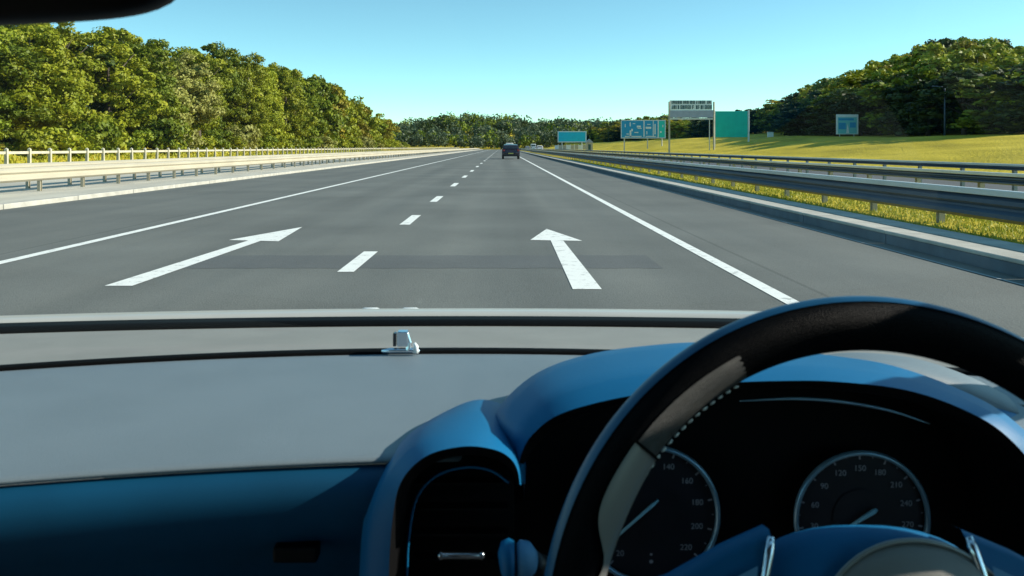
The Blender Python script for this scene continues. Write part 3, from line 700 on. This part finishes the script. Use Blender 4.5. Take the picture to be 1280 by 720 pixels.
# ------------------------------------------------------------------ vehicles
def vehicle(name,label,cat,loc,rz,paint,kind='hatch',group=None,width=1.78):
    t=thing(name,label,cat,loc,rz,group)      # faces +Y, its rear at y=0
    w=width/2
    if kind=='hatch':
        Ln=4.2
        prof=[(0.10,.28),(0.0,.42),(-.02,.62),(0.03,.80),(.10,.94),(.16,1.0),(1.0,1.02),(2.6,.98),(3.6,.86),(4.05,.70),(4.18,.50),(4.12,.28)]
        top=[(.12,1.0),(.42,1.36),(.62,1.45),(1.4,1.49),(2.1,1.44),(2.75,1.02)]
    else:
        Ln=5.2
        prof=[(.05,.30),(0,.40),(0,.75),(0,1.15),(.01,1.2),(3.5,1.2),(4.0,1.12),(4.9,.98),(5.15,.75),(5.2,.5),(5.1,.3)]
        top=[(.02,1.2),(.06,2.0),(.14,2.12),(2.2,2.16),(3.3,2.05),(4.05,1.15)]
    b=MB(); rows=[]
    n=9
    for (y,z) in prof:
        rows.append([])
        for k_ in range(n):
            u=-1+2*k_/(n-1); inset=.10*abs(u)**4; tum=1-.02*max(0,(z-.7))
            yy=y+(inset if y<Ln/2 else -inset); rows[-1].append((w*tum*u,yy,z))
    b.grid(rows); b.add([rows[i_][0] for i_ in range(len(rows))],[tuple(range(len(rows)))]); b.add([r_[-1] for r_ in rows],[tuple(range(len(rows)))])
    b.add([rows[0][0],rows[0][-1],rows[-1][-1],rows[-1][0]],[(0,1,2,3)])
    b.build('body',paint,t,smooth=False)
    b=MB(); rows=[]
    for (y,z) in top:
        f=1-.22*max(0,(z-top[0][1]))/.5 if kind=='hatch' else 1-.06*max(0,z-1.2)
        rows.append([(w*.97*f*u,y+.05*abs(u)**3*(1 if y<Ln/2 else -1),z-.02*abs(u)**3) for u in np.linspace(-1,1,9)])
    b.grid(rows); b.add([r_[0] for r_ in rows],[tuple(range(len(rows)))]); b.add([r_[-1] for r_ in rows],[tuple(range(len(rows)))])
    b.build('cabin',paint,t)
    b=MB()
    if kind=='hatch': b.add([(-.68*w/.89,.165,1.045),(.68*w/.89,.165,1.045),(.60*w/.89,.39,1.34),(-.60*w/.89,.39,1.34)],[(0,1,2,3)]); 
    else: b.add([(-.7,.005,1.35),(.7,.005,1.35),(.68,.035,1.9),(-.68,.035,1.9)],[(0,1,2,3)])
    o=b.build('rear_window',M['glass_dark'],t); o.location=(0,-.03,.01)
    b=MB()
    for sx in (-1,1):
        if kind=='hatch': b.add([(sx*w*.955,.55,1.06),(sx*w*.955,2.4,1.06),(sx*w*.82,1.95,1.38),(sx*w*.82,.75,1.38)],[(0,1,2,3)])
        else: b.add([(sx*w*.985,3.0,1.25),(sx*w*.985,3.85,1.22),(sx*w*.945,3.3,1.9),(sx*w*.945,3.0,1.9)],[(0,1,2,3)])
    b.build('side_window',M['glass_dark'],t)
    for sx in (-1,1):
        b=MB(); z0,z1=(.78,.96) if kind=='hatch' else (.8,1.15)
        x0,x1=sorted((sx*w*.70,sx*w*.93)); b.box(x0,x1,.0,.14,z0,z1); b.build('tail_light',M['tail'],t,bevel=.02)
        for yw in (.75,Ln-.85):
            b=MB(); b.tube([(sx*(w-.20),yw,.31),(sx*(w-.01),yw,.31)],.31,20); wh=b.build('wheel',M['tyre'],t)
            b=MB(); b.tube([(sx*(w-.008),yw,.31),(sx*(w+.004),yw,.31)],.19,16); b.build('rim',M['rim'],wh)
    b=MB(); b.box(-.26,.26,-.055,-.035,.52,.63); b.build('number_plate',M['plate'],t)
    b=MB(); b.box(-w*.9,w*.9,-.045,.08,.33,.48); b.build('bumper',M['black_plastic'],t,bevel=.03)
    if kind=='hatch':
        for sx in (-1,1):
            b=MB(); x0,x1=sorted((sx*(w-.02),sx*(w+.16))); b.box(x0,x1,2.45,2.55,.98,1.1); b.build('wing_mirror',paint,t,bevel=.02)
    return t
vehicle('car','dark plum hatchback driving ahead in the right lane','car',(.93,88.5,0),0,M['plum'])
vehicle('van','white van far ahead, partly hidden behind the dark hatchback','van',(2.0*.9,196,0),0,M['white_paint'],'van')
z_=.135
vehicle('car','distant white car, nearest of the vehicles on the slip road at right','car',(10.2,235,z_),0,M['white_paint'],group='far vehicles on the slip road')
vehicle('van','distant white van between the two white cars on the slip road','van',(10.5,290,z_),0,M['white_paint'],'van',group='far vehicles on the slip road')
vehicle('car','distant silver car, farthest of the vehicles on the slip road','car',(10.3,350,z_),0,M['silver_paint'],group='far vehicles on the slip road')

# ------------------------------------------------------------------ the car we sit in
own=thing('right_hand_drive_car','interior of our car: grey and blue dashboard, steering wheel, bonnet edge','car',(-.15,.3,0))
def mine(o, parent=None):
    """keep world placement but hang it on the car (or on a part of it)"""
    p=parent or own
    o.parent=p
    off=Vector((0,0,0)); q_=p
    while q_ is not None: off+=q_.location; q_=q_.parent
    o.location=o.location-off
    return o
def cpart(b,name,m,parent=None,**kw): return mine(b.build(name,m,None,**kw),parent)

def cross(Y0,k,z,X0=-1.0,X1=.74,n=48,zk=.0,xc=-.05):
    return [(x,Y0-k*(x-xc)**2,z-zk*(x-xc)**2) for x in np.linspace(X0,X1,n)]
# dash top
def yn(x): x=max(x,-.62); return .668-.30*(x-.05)**2
def yt(x): return .80 if .03<x<.43 else (.735 if -.02<x<=.03 else yn(x))
def yf(x): return 1.086-.31*(x+.05)**2
xsd=list(np.linspace(-.98,.74,70))
b=MB(); rows=[]
for t_ in np.linspace(0,1,16):
    rows.append([(x, yt(x)+.022+(yf(x)-yt(x)-.022)*t_, .9655-.0205*t_+.004*math.sin(PI*t_)) for x in xsd])
rows=[[(x,yt(x)+dy,z) for x in xsd] for dy,z in ((.004,.9605),(.0015,.9625),(.002,.9640),(.006,.9652),(.013,.9656))]+rows
b.grid(rows); dash_top=cpart(b,'dashboard_top',M['dash_grey'],smooth=True)
b=MB(); prof=[(.006,.9595),(-.004,.9565),(-.0105,.950),(-.013,.941),(-.0115,.930),(-.006,.918),(.004,.906),(.018,.893),(.035,.880),(.055,.862),(.08,.83),(.10,.78),(.10,.60)]
b.grid([[(x,yn(x)+dy,z) for x in np.linspace(-.98,-.078,50)] for dy,z in prof]); fascia=cpart(b,'dashboard_fascia',M['dash_blue'],smooth=True)
b=MB(); b.grid([[(x,yn(x)+dy,z) for x in np.linspace(.45,.74,12)] for dy,z in prof]); cpart(b,'dashboard_fascia',M['dash_blue'],smooth=True)
# recessed tab on the fascia
b=MB(); c=P(373,685,.665); b.box(c.x-.0165,c.x+.0165,.652,.668,c.z-.006,c.z+.006); cpart(b,'fascia_badge_recess',M['void'],fascia,bevel=.002)
# seals, cowl, bonnet
def strips(name,m,prof,X0=-.98,X1=.76,parent=None,zk=0,smooth=True,n=60):
    b=MB(); b.grid([cross(Y0,k,z,X0,X1,n,zk) for Y0,k,z in prof]); return cpart(b,name,m,parent,smooth=smooth)
strips('windscreen_seal',M['rubber'],[(1.084,.31,.940),(1.085,.31,.9485),(1.108,.31,.9475),(1.116,.31,.946),(1.117,.31,.935)])
strips('cowl_panel',M['cowl'],[(1.115,.30,.942),(1.20,.25,.938),(1.28,.2,.932),(1.352,.12,.9250)])
strips('bonnet_seal',M['rubber'],[(1.350,.11,.915),(1.352,.11,.9272),(1.375,.11,.9305),(1.405,.11,.9305),(1.408,.11,.915)],X0=-1.05,X1=.64)
bon=strips('bonnet',M['bonnet'],[(1.407,.11,.905),(1.412,.11,.924),(1.42,.11,.9310),(1.44,.11,.9320),(1.48,.115,.9292),(1.54,.12,.917),(1.65,.13,.885),(1.85,.15,.835),(2.1,.17,.77),(2.3,.2,.68),(2.38,.2,.55),(2.40,.2,.3)],X0=-1.0,X1=.64)
for px in (465,514):
    c=P(px,387,1.50); b=MB(); b.tube([(c.x-.018,1.49,.9245),(c.x-.010,1.488,.926),(c.x+.010,1.488,.926),(c.x+.018,1.49,.9245)],[.0012,.0028,.0028,.0012],8)
    cpart(b,'washer_jet',M['sign_white'],bon,smooth=True)
# wings / doors / roof: rest of the shell
for sx,xx in ((-1,-1.0),(1,.76)):
    b=MB()
    yy=[-1.3,-.9,-.3,.3,.8,1.0]
    b.grid([[(xx+sx*dx,y,z) for y in yy] for dx,z in ((-.04,.90),(-.01,.945),(.03,.94),(.07,.86),(.09,.65),(.05,.35))]); 
    b.grid([[(xx-sx*.05,y,z) for y in yy] for z in (.90,.6,.3)])
    d=cpart(b,'door',M['bonnet'],smooth=True)
    b=MB(); b.tube([(xx,1.06,.93),(xx-sx*.045,.80,1.11),(xx-sx*.10,.50,1.31),(xx-sx*.14,.30,1.40),(xx-sx*.15,-.1,1.43),(xx-sx*.15,-.6,1.42),(xx-sx*.12,-1.1,1.36),(xx-sx*.03,-1.5,1.0)],.026,10); cpart(b,'windscreen_pillar',M['headliner'],smooth=True)
    b=MB(); b.tube([(xx,-.42,.92),(xx-sx*.14,-.47,1.42)],.04,8); cpart(b,'door_pillar',M['headliner'],smooth=True)
b=MB()
b.grid([[(x,y-.06*(x+.12)**2,zr-.05*((x+.12)/.74)**2) for x in np.linspace(-.86,.62,16)] for y,zr in ((.40,1.425),(.33,1.45),(.1,1.475),(-.4,1.48),(-.9,1.44),(-1.2,1.38),(-1.6,1.0),(-1.62,.4))]); cpart(b,'roof',M['headliner'],smooth=True)
b=MB(); b.box(-1.0,.76,-1.6,1.05,.18,.24); cpart(b,'floor_pan',M['headliner'])
for sx in (-.52,.24):
    b=MB(); b.box(sx-.25,sx+.25,-.55,.05,.42,.56); b.box(sx-.24,sx+.24,-.72,-.56,.50,1.08); b.box(sx-.13,sx+.13,-.74,-.62,1.10,1.28); cpart(b,'seat',M['seat_fabric'],bevel=.04)
# windscreen
b=MB(); b.grid([[(x,y-.13*(x+.12)**2,z) for x in np.linspace(-.96+.12*u,.72-.12*u,16)] for u,y,z in [(t_,1.13-.72*t_,.948+.50*t_-.03*(2*t_-1)**2+.03) for t_ in np.linspace(0,1,8)]]); cpart(b,'windscreen',M['glass'],smooth=True)

# pods -------------------------------------------------------------
def ring(px,D,n=64):
    return [P(p[0],p[1],(p[2] if len(p)>2 else D)) for p in catmull([(a_[0],a_[1],(a_[2] if len(a_)>2 else D)) for a_ in px],n)]
def shell(name,m,rings,parent=None,n=64):
    b=MB(); b.grid(rings); return cpart(b,name,m,parent,smooth=True)
# centre vent pod
op=[(498,780,.655),(499,720,.652),(503,660,.648),(514,608,.644),(540,580,.642),(580,569,.642),(612,572,.643),(632,581,.645),(642,592,.648),(646,606,.650)]
lip=[(486,780,.632),(486,720,.63),(490,655,.627),(501,603,.625),(533,570,.625),(580,558,.626),(618,562,.628),(638,573,.632),(647,588,.636),(650,606,.640)]
cr_=[(462,780,.636),(462,720,.634),(466,650,.632),(480,604,.634),(517,558,.645),(578,541,.655),(618,545,.66),(642,562,.660),(651,584,.660),(653,606,.660)]
out=[(449,780,.652),(449,720,.650),(455,648,.652),(470,602,.668),(508,546,.705),(570,508,.755),(610,500,.77),(645,520,.75),(656,570,.70),(657,606,.69)]
def sink(pts,dd,dz): return [Vector((p.x,p.y+dd,p.z-dz)) for p in pts]
r0,r1,r2,r3=ring(op,0),ring(lip,0),ring(cr_,0),ring(out,0)
inner=[Vector((p.x*.97-.0012,p.y+.03,p.z)) for p in r0]
mid=[ (Vector(a_)+Vector(c_))/2+Vector((0,-.004,.003)) for a_,c_ in zip(r1,r2)]
r23=[(Vector(a_)+Vector(c_))/2+Vector((0,0,.0025)) for a_,c_ in zip(r2,r3)]
pod=shell('vent_pod',M['hood_blue'],[r1,r2,r23,r3,sink(r3,.035,.012),sink(r3,.07,.045)])
b=MB(); b.grid([r1,[(Vector(a_)+Vector(c_))/2+Vector((0,-.002,0)) for a_,c_ in zip(r0,r1)],r0,inner]); cpart(b,'vent_bezel',M['void'],pod,smooth=True)
inner2=inner+[Vector((inner[-1].x,inner[-1].y,inner[0].z))]
b=MB(); b.add([tuple(p) for p in inner2],[tuple(range(len(inner2)))]); cpart(b,'vent_recess',M['void'],pod)
b=MB(); b.tube([p+Vector((.001,-.006,-.001)) for p in ring([(508,720),(510,670),(520,618),(544,590),(580,579),(612,583),(634,598)],.652,30)],.0009,6); cpart(b,'vent_trim_line',M['hood_blue'],pod,smooth=True)
b=MB(); a_=P(547,694,.645); c_=P(606,694,.645)
b.tube([a_,a_.lerp(c_,.06),a_.lerp(c_,.12),a_.lerp(c_,.88),a_.lerp(c_,.94),c_],[.0015,.0034,.0022,.0022,.0034,.0015],10); cpart(b,'vent_slider',M['chrome'],pod,smooth=True)
for k_ in range(4):
    z_k=P(575,605+k_*32,.66).z; b=MB(); b.box(-.067,.005,.660,.672,z_k-.0008,z_k+.0008); cpart(b,'vent_slat',M['void'],pod)

# instrument hood
iop=[(655,580,.668),(661,570,.667),(674,553,.666),(707,528,.665),(760,511,.664),(830,498,.664),(905,489,.664),(980,486,.664),(1040,488,.664),(1120,498,.664),(1190,522,.664),(1245,556,.665),(1290,610,.668),(1310,680,.672),(1315,800,.675)]
icr=[(649,578,.656),(653,564,.655),(664,545,.654),(695,520,.653),(752,502,.652),(830,488,.652),(905,479,.652),(980,476,.652),(1045,477,.652),(1130,487,.652),(1200,510,.652),(1256,543,.652),(1302,600,.656),(1324,680,.66),(1330,800,.665)]
imd=[(646,576,.660),(641,558,.662),(646,530,.670),(683,490,.69),(745,466,.71),(825,455,.715),(905,452,.715),(980,452,.712),(1045,456,.71),(1120,468,.705),(1200,494,.69),(1262,530,.675),(1312,590,.672),(1338,680,.675),(1345,800,.68)]
iot=[(643,574,.675),(622,545,.69),(622,512,.72),(668,468,.765),(735,443,.80),(820,431,.82),(890,428,.82),(960,436,.81),(1040,446,.79),(1110,458,.76),(1190,488,.72),(1262,526,.695),(1318,585,.69),(1350,680,.69),(1358,800,.70)]
n=90
a0,a1,a2,a3=ring(iop,0,n),ring(icr,0,n),ring(imd,0,n),ring(iot,0,n)
m12=[(Vector(u_)+Vector(v_))/2+Vector((0,-.002,.0035)) for u_,v_ in zip(a1,a2)]
m23=[(Vector(u_)+Vector(v_))/2+Vector((0,0,.004)) for u_,v_ in zip(a2,a3)]
hood=shell('instrument_hood',M['hood_blue'],[a1,m12,a2,m23,a3,sink(a3,.04,.012),sink(a3,.10,.05)])
b=MB(); back=[Vector((.205+(p.x-.205)*.93,.757,p.z-.004)) for p in a0]
b.grid([a1,[(Vector(u_)+Vector(v_))/2+Vector((0,-.001,0)) for u_,v_ in zip(a0,a1)],a0,[Vector((p.x,p.y+.03,p.z+.001)) for p in a0],back]); cpart(b,'hood_lining',M['void'],hood,smooth=True)
b=MB(); b.add([(x_,.758,z_) for x_,z_ in ((.005,.60),(.495,.60),(.495,.86),(.47,.92),(.44,.95),(.40,.975),(.34,1.0),(.09,1.0),(.03,.97),(.005,.93))],[tuple(range(10))]); panel=cpart(b,'instrument_panel',M['void'],None)
b=MB(); b.tube([p+Vector((0,.012,-.003)) for p in ring([(930,502),(1000,499),(1060,503),(1120,514),(1172,531)],.668,30)],[.0004+.0009*math.sin(PI*i_/29) for i_ in range(30)],6); cpart(b,'hood_trim_line',M['gauge_ring'],hood,smooth=True)

# gauges
def disc(b,c,r,n=48,y=0):
    b.add([(c.x+r*math.cos(2*PI*k_/n),c.y+y,c.z+r*math.sin(2*PI*k_/n)) for k_ in range(n)],[tuple(range(n))])
def gauge(label,px,py,rpx,D,needle,nums,a0_,a1_):
    c=P(px,py,D); r=rpx*D/F
    b=MB(); disc(b,c,r*.97); disc(b,c,r*.42,y=-.0012); face=cpart(b,'gauge_face',M['gauge_face'],panel); face['label']=label
    b=MB(); n_=72; rows=[]
    for k_ in range(n_+1):
        a_=2*PI*k_/n_; rows.append([(c.x+(r+.0022*math.cos(t_))*math.cos(a_),c.y-.004+.003*math.sin(t_),c.z+(r+.0022*math.cos(t_))*math.sin(a_)) for t_ in np.linspace(0,2*PI,9)])
    b.grid(rows); cpart(b,'gauge_ring',M['gauge_ring'],panel,smooth=True)
    b=MB(); m_=len(nums)
    tk=(m_-1)*2+1
    for k_ in range(tk):
        a_=a0_+(a1_-a0_)*k_/(tk-1); r1_=r*.95; r0_=r*(.885 if k_%2==0 else .92); w_=.0007 if k_%2==0 else .0004
        u=Vector((math.cos(a_),0,math.sin(a_))); v=Vector((-u.z,0,u.x))
        q_=[c+u*r0_-v*w_,c+u*r1_-v*w_,c+u*r1_+v*w_,c+u*r0_+v*w_]; b.add([(p.x,p.y-.0015,p.z) for p in q_],[(0,1,2,3)])
    cpart(b,'gauge_ticks',M['gauge_print'],panel)
    for k_,s_ in enumerate(nums):
        a_=a0_+(a1_-a0_)*k_/(m_-1)
        cu=bpy.data.curves.new('gauge_numeral','FONT'); cu.body=s_; cu.size=.0068; cu.align_x='CENTER'; cu.align_y='CENTER'; cu.extrude=.00005
        o=bpy.data.objects.new('gauge_numeral',cu); COL.objects.link(o)
        dg=bpy.context.evaluated_depsgraph_get(); me=bpy.data.meshes.new_from_object(o.evaluated_get(dg)); bpy.data.objects.remove(o)
        me.materials.clear(); me.materials.append(M['gauge_print'])
        o=bpy.data.objects.new('gauge_numeral',me); COL.objects.link(o)
        o.rotation_euler=(PI/2,0,0); o.location=(c.x+r*.72*math.cos(a_),c.y-.0018,c.z+r*.75*math.sin(a_)); mine(o,panel)
    (ax,ay),(bx_,by_),wa,wb=needle
    A=P(ax,ay,D-.006); B=P(bx_,by_,D-.006); b=MB(); b.tube([A,A.lerp(B,.1),B],[wa*.6,wa,wb],8); nd=cpart(b,'gauge_needle',M['needle'],panel,smooth=True)
    b=MB(); 
    return c,r
gauge('left dial, half hidden behind the steering wheel grip',812,641,84,.74,((823,625),(750,689),.0016,.0010),['20','40','60','80','100','120','140','160','180','200','220'],math.radians(232),math.radians(-42))
gauge('right dial, its lower half hidden behind the wheel hub',1075,646,82,.74,((1096,637),(1056,662),.0022,.0010),['30','60','90','120','150','180','210','240','270'],math.radians(190),math.radians(-8))
b=MB(); c=P(814,702,.735); disc(b,c,.0016,12); disc(b,c+Vector((0,0,.006)),.0011,12); disc(b,P(772,716,.735),.0012,10); disc(b,P(779,719,.735),.0012,10); cpart(b,'warning_lamp',M['gauge_print'],panel)

# right air vent pod beyond the hood
vo=[(1150,560,.80),(1172,500,.80),(1200,493,.81),(1250,506,.81),(1300,525,.80),(1360,560,.80),(1400,640,.79)]
vi=[(1150,580,.765),(1175,520,.765),(1205,514,.765),(1250,524,.765),(1296,542,.765),(1345,580,.765),(1380,650,.765)]
s0,s1=ring(vi,0,40),ring(vo,0,40)
shell('side_vent_pod',M['hood_blue'],[s0,[(Vector(u_)+Vector(v_))/2+Vector((0,0,.002)) for u_,v_ in zip(s0,s1)],s1,sink(s1,.03,.006),sink(s1,.08,.04)])
# mound of the dash behind the hood, right side
mo=[(960,470,.84),(1010,452,.86),(1060,443,.90),(1110,443,.92),(1160,452,.92),(1215,472,.90),(1270,500,.86),(1330,530,.84)]
mi_=[(960,486,.79),(1010,472,.79),(1060,464,.79),(1110,465,.79),(1160,475,.79),(1215,491,.79),(1270,515,.79),(1330,545,.79)]
s0,s1=ring(mi_,0,40),ring(mo,0,40)
shell('dashboard_crest',M['dash_grey'],[sink(s0,.002,.02),s0,[(Vector(u_)+Vector(v_))/2+Vector((0,0,.001)) for u_,v_ in zip(s0,s1)],s1,sink(s1,.03,.006),sink(s1,.08,.05)])

# indicator stalk
b=MB(); c=P(651,703,.585); c2=P(640,704,.583)
b.tube([P(700,715,.60),P(672,706,.59),P(664,704,.588)],[.006,.0075,.009],12); 
stalk=cpart(b,'indicator_stalk',M['black_plastic'],smooth=True)
b=MB(); b.tube([P(667,703,.586),P(660,702,.585),P(650,702,.584),P(646,702,.584)],[.008,.0125,.0135,.011],16); cpart(b,'stalk_ring',M['hood_pale'],stalk,smooth=True)
b=MB(); b.tube([P(643,702,.583),P(638,702,.583),P(630,703,.583),P(625,704,.583)],[.0125,.0145,.0130,.007],16); cpart(b,'stalk_knob',M['hood_blue'],stalk,smooth=True)

# steering wheel -----------------------------------------------------
TL=math.radians(12); C0=Vector((.2226,.507,.910)); U=Vector((1,0,0)); Vv=Vector((0,math.sin(TL),math.cos(TL))); Nn=Vector((0,-math.cos(TL),math.sin(TL)))
RM=.1847; RT=.0163
wheel=thing_dummy=bpy.data.objects.new('steering_wheel',None)
def wp(th,rho,h): return C0+(U*math.cos(th)+Vv*math.sin(th))*rho+Nn*h
def torus_seg(a0_,a1_,rt,rm=RM,t0=0,t1=2*PI,n=120,m_=20,fr=None,squash=.92,sh=0):
    b=MB(); rows=[]
    for k_ in range(n+1):
        a_=a0_+(a1_-a0_)*k_/n; r_=rt if fr is None else rt*fr(k_/n)
        rows.append([wp(a_,rm+r_*math.cos(t_),r_*squash*math.sin(t_)+sh) for t_ in np.linspace(t0(k_/n) if callable(t0) else t0,t1,m_+1)])
    b.grid(rows); return b
bpy.data.objects.remove(wheel)
b=torus_seg(0,2*PI,RT,n=180,m_=28); rim=cpart(b,'steering_wheel',M['leather'],smooth=True)
rad=math.radians
# grey perforated leather grips and satin trims, both sides
for side in (0,1):
    f=(lambda a_: rad(a_)) if side==0 else (lambda a_: rad(196-a_))
    if side==0:
        b=torus_seg(f(115),f(140.6),RT+.0004,t0=rad(92),t1=rad(205),n=40,m_=20,fr=lambda u:.965+.035*min(1,u*6)); cpart(b,'leather_grip',M['grip'],rim,smooth=True)
    b=torus_seg(f(141.2),f(178),RT+.0022,t0=lambda u:rad(88+48*math.exp(-((u-.62)/.16)**2)),t1=rad(205),n=40,m_=20,fr=lambda u:.97+.08*math.sin(min(1,u*1.3)*PI)); cpart(b,'spoke_trim',M['spoke_silver'],rim,smooth=True)
    b=torus_seg(f(140.6),f(141.2),RT+.0030,t0=rad(84),t1=rad(200),n=3,m_=16); cpart(b,'grip_seam',M['rubber'],rim,smooth=True)
    if side==1: continue
    b=MB()
    for k_ in range(4,26):
        a_=f(110+k_*2.0); t_=rad(176); rr_=RT+.0016
        p=wp(a_,RM+rr_*math.cos(t_),rr_*.92*math.sin(t_)); p2=wp(a_+rad(1.2)*(1 if side==0 else -1),RM+rr_*math.cos(rad(160)),rr_*.92*math.sin(rad(160)))
        b.tube([p,p.lerp(p2,.5)+Nn*.0006,p2],[.0005,.00085,.0005],6)
    cpart(b,'stitching',M['thread'],rim,smooth=True)
b=torus_seg(0,2*PI,RT+.0007,t0=rad(-70),t1=rad(38),n=180,m_=12); cpart(b,'rim_edge_sheen',M['rim_sheen'],rim,smooth=True)  # thin band holding the painted blue reflection along the rim
# hub
def hub_pt(u,v,h): return C0+U*u+Vv*v+Nn*h
def dome(cx_,cy_,rx,ry,h0,hh,pw=2.0,n=48,m_=10,ex=2.4):
    b=MB(); rows=[]
    for i_ in range(m_+1):
        t_=i_/m_; r_=math.cos(t_*PI/2); hz=h0+hh*math.sin(t_*PI/2)
        row=[]
        for k_ in range(n):
            a_=2*PI*k_/n; c_,s_=math.cos(a_),math.sin(a_)
            row.append(hub_pt(cx_+rx*max(r_,.001)*math.copysign(abs(c_)**(2/ex),c_), cy_+ry*max(r_,.001)*math.copysign(abs(s_)**(2/ex),s_), hz))
        rows.append(row)
    b.grid(rows,closed=True); return b
b=dome(.0,-.005,.088,.067,-.03,.026); hub=cpart(b,'wheel_hub',M['hood_blue'],rim,smooth=True)
b=dome(.022,-.001,.060,.058,-.008,.020,ex=2.1); cpart(b,'airbag_cover',M['airbag'],rim,smooth=True)
b=MB(); b.tube([hub_pt(.022+.0612*math.cos(a_),-.001+.0592*math.sin(a_),-.005) for a_ in np.linspace(0,2*PI,60)],.0016,8,cap=False); cpart(b,'airbag_seam',M['spoke_silver'],rim,smooth=True)
for s_ in (-1,1):
    ox=-.003; dv=.011
    b=MB(); top_=[(ox+s_*.058,.063),(ox+s_*.085,.052),(ox+s_*.118,.035),(ox+s_*.165,.020)]; bot=[(ox+s_*.070,-.03),(ox+s_*.09,-.028),(ox+s_*.118,-.024),(ox+s_*.165,-.02)]
    rows=[]
    for (u1,v1),(u2,v2) in zip(top_,bot):
        rows.append([hub_pt(u1,v1,-.026),hub_pt(u1,v1,-.012),hub_pt(u1,v1-.004,-.008),hub_pt((u1+u2)/2,(v1+v2)/2,-.004),hub_pt(u2,v2+.004,-.008),hub_pt(u2,v2,-.026)])
    b.grid(rows); cpart(b,'spoke',M['hood_blue'],rim,smooth=True)
    b=MB(); b.tube([hub_pt(ox+s_*.059,.049+dv,-.006),hub_pt(ox+s_*.061,.04+dv,-.004),hub_pt(ox+s_*.067,.018+dv,-.003),hub_pt(ox+s_*.071,-.01+dv,-.004)],[.0022,.003,.0028,.002],10); cpart(b,'spoke_chrome',M['chrome'],rim,smooth=True)
    b=MB(); pts=[(ox+s_*.069,.045),(ox+s_*.115,.023),(ox+s_*.115,-.012),(ox+s_*.075,-.012)]
    b.grid([[hub_pt(pts[0][0],pts[0][1],-.001),hub_pt(pts[1][0],pts[1][1],-.003)],[hub_pt(pts[3][0],pts[3][1],.0),hub_pt(pts[2][0],pts[2][1],-.002)]]); cpart(b,'control_pad',M['hood_pale'],rim)
# column
b=MB(); b.tube([hub_pt(0,-.03,-.03),hub_pt(0,-.06,-.20)],[.045,.045],20); cpart(b,'steering_column',M['void'],smooth=True)

# mirror
b=MB(); rows=[]
xm0,xm1=-.43,-.158
for k_,u in enumerate(np.linspace(-1,1,41)):
    x=(xm0+xm1)/2+(xm1-xm0)/2*u; e=(1-abs(u)**7)**(1/3.2) if abs(u)<1 else 0.02
    zc_=1.302+ .006*u; hh=.041*max(e,.02); dd=.020*max(e,.05)
    rows.append([(x,.45+dd*math.copysign(abs(math.cos(a_))**.6,math.cos(a_)),zc_+hh*math.copysign(abs(math.sin(a_))**.7,math.sin(a_))) for a_ in np.linspace(0,2*PI,24,endpoint=False)])
b.grid(rows,closed=True); mir=cpart(b,'rear_view_mirror',M['void'],smooth=True)
b=MB(); b.tube([(-.29,.462,1.335),(-.25,.47,1.37),(-.2,.44,1.41)],.009,10); cpart(b,'mirror_stem',M['black_plastic'],mir,smooth=True)
b=MB(); b.box(xm0+.012,xm1-.012,.4275,.4290,1.273,1.339); cpart(b,'mirror_glass',M['chrome'],mir,bevel=.001)

# small chromed clip standing on the dash by the windscreen
c=P(508,441,1.075)
t=thing('windscreen_clip','small shiny silver clip with dark jaw standing at the windscreen base','clip',(c.x,1.075,.9475))
s=1.075/F
b=MB(); b.tube([(-.030,0,.003),(-.02,.0,.004),(.012,0,.004),(.016,0,.003)],[.002,.0035,.0035,.002],8); b.build('base_bar',M['chrome'],t,smooth=True)
b=MB(); b.box(-.011,.002,-.006,.008,.010,.028); b.tube([(.002,0,.004),(.004,0,.014),(0,0,.026)],[.004,.003,.003],8); b.build('clip_body',M['chrome'],t,bevel=.002)
b=MB(); b.box(-.016,-.012,-.005,.006,.010,.026); b.build('jaw',M['glass_dark'],t,bevel=.001)
b=MB(); b.tube([(.012,-.004,.002),(.012,-.004,.010),(.010,-.004,.014)],[.003,.0032,.002],10); b.build('suction_foot',M['sign_white'],t,smooth=True)
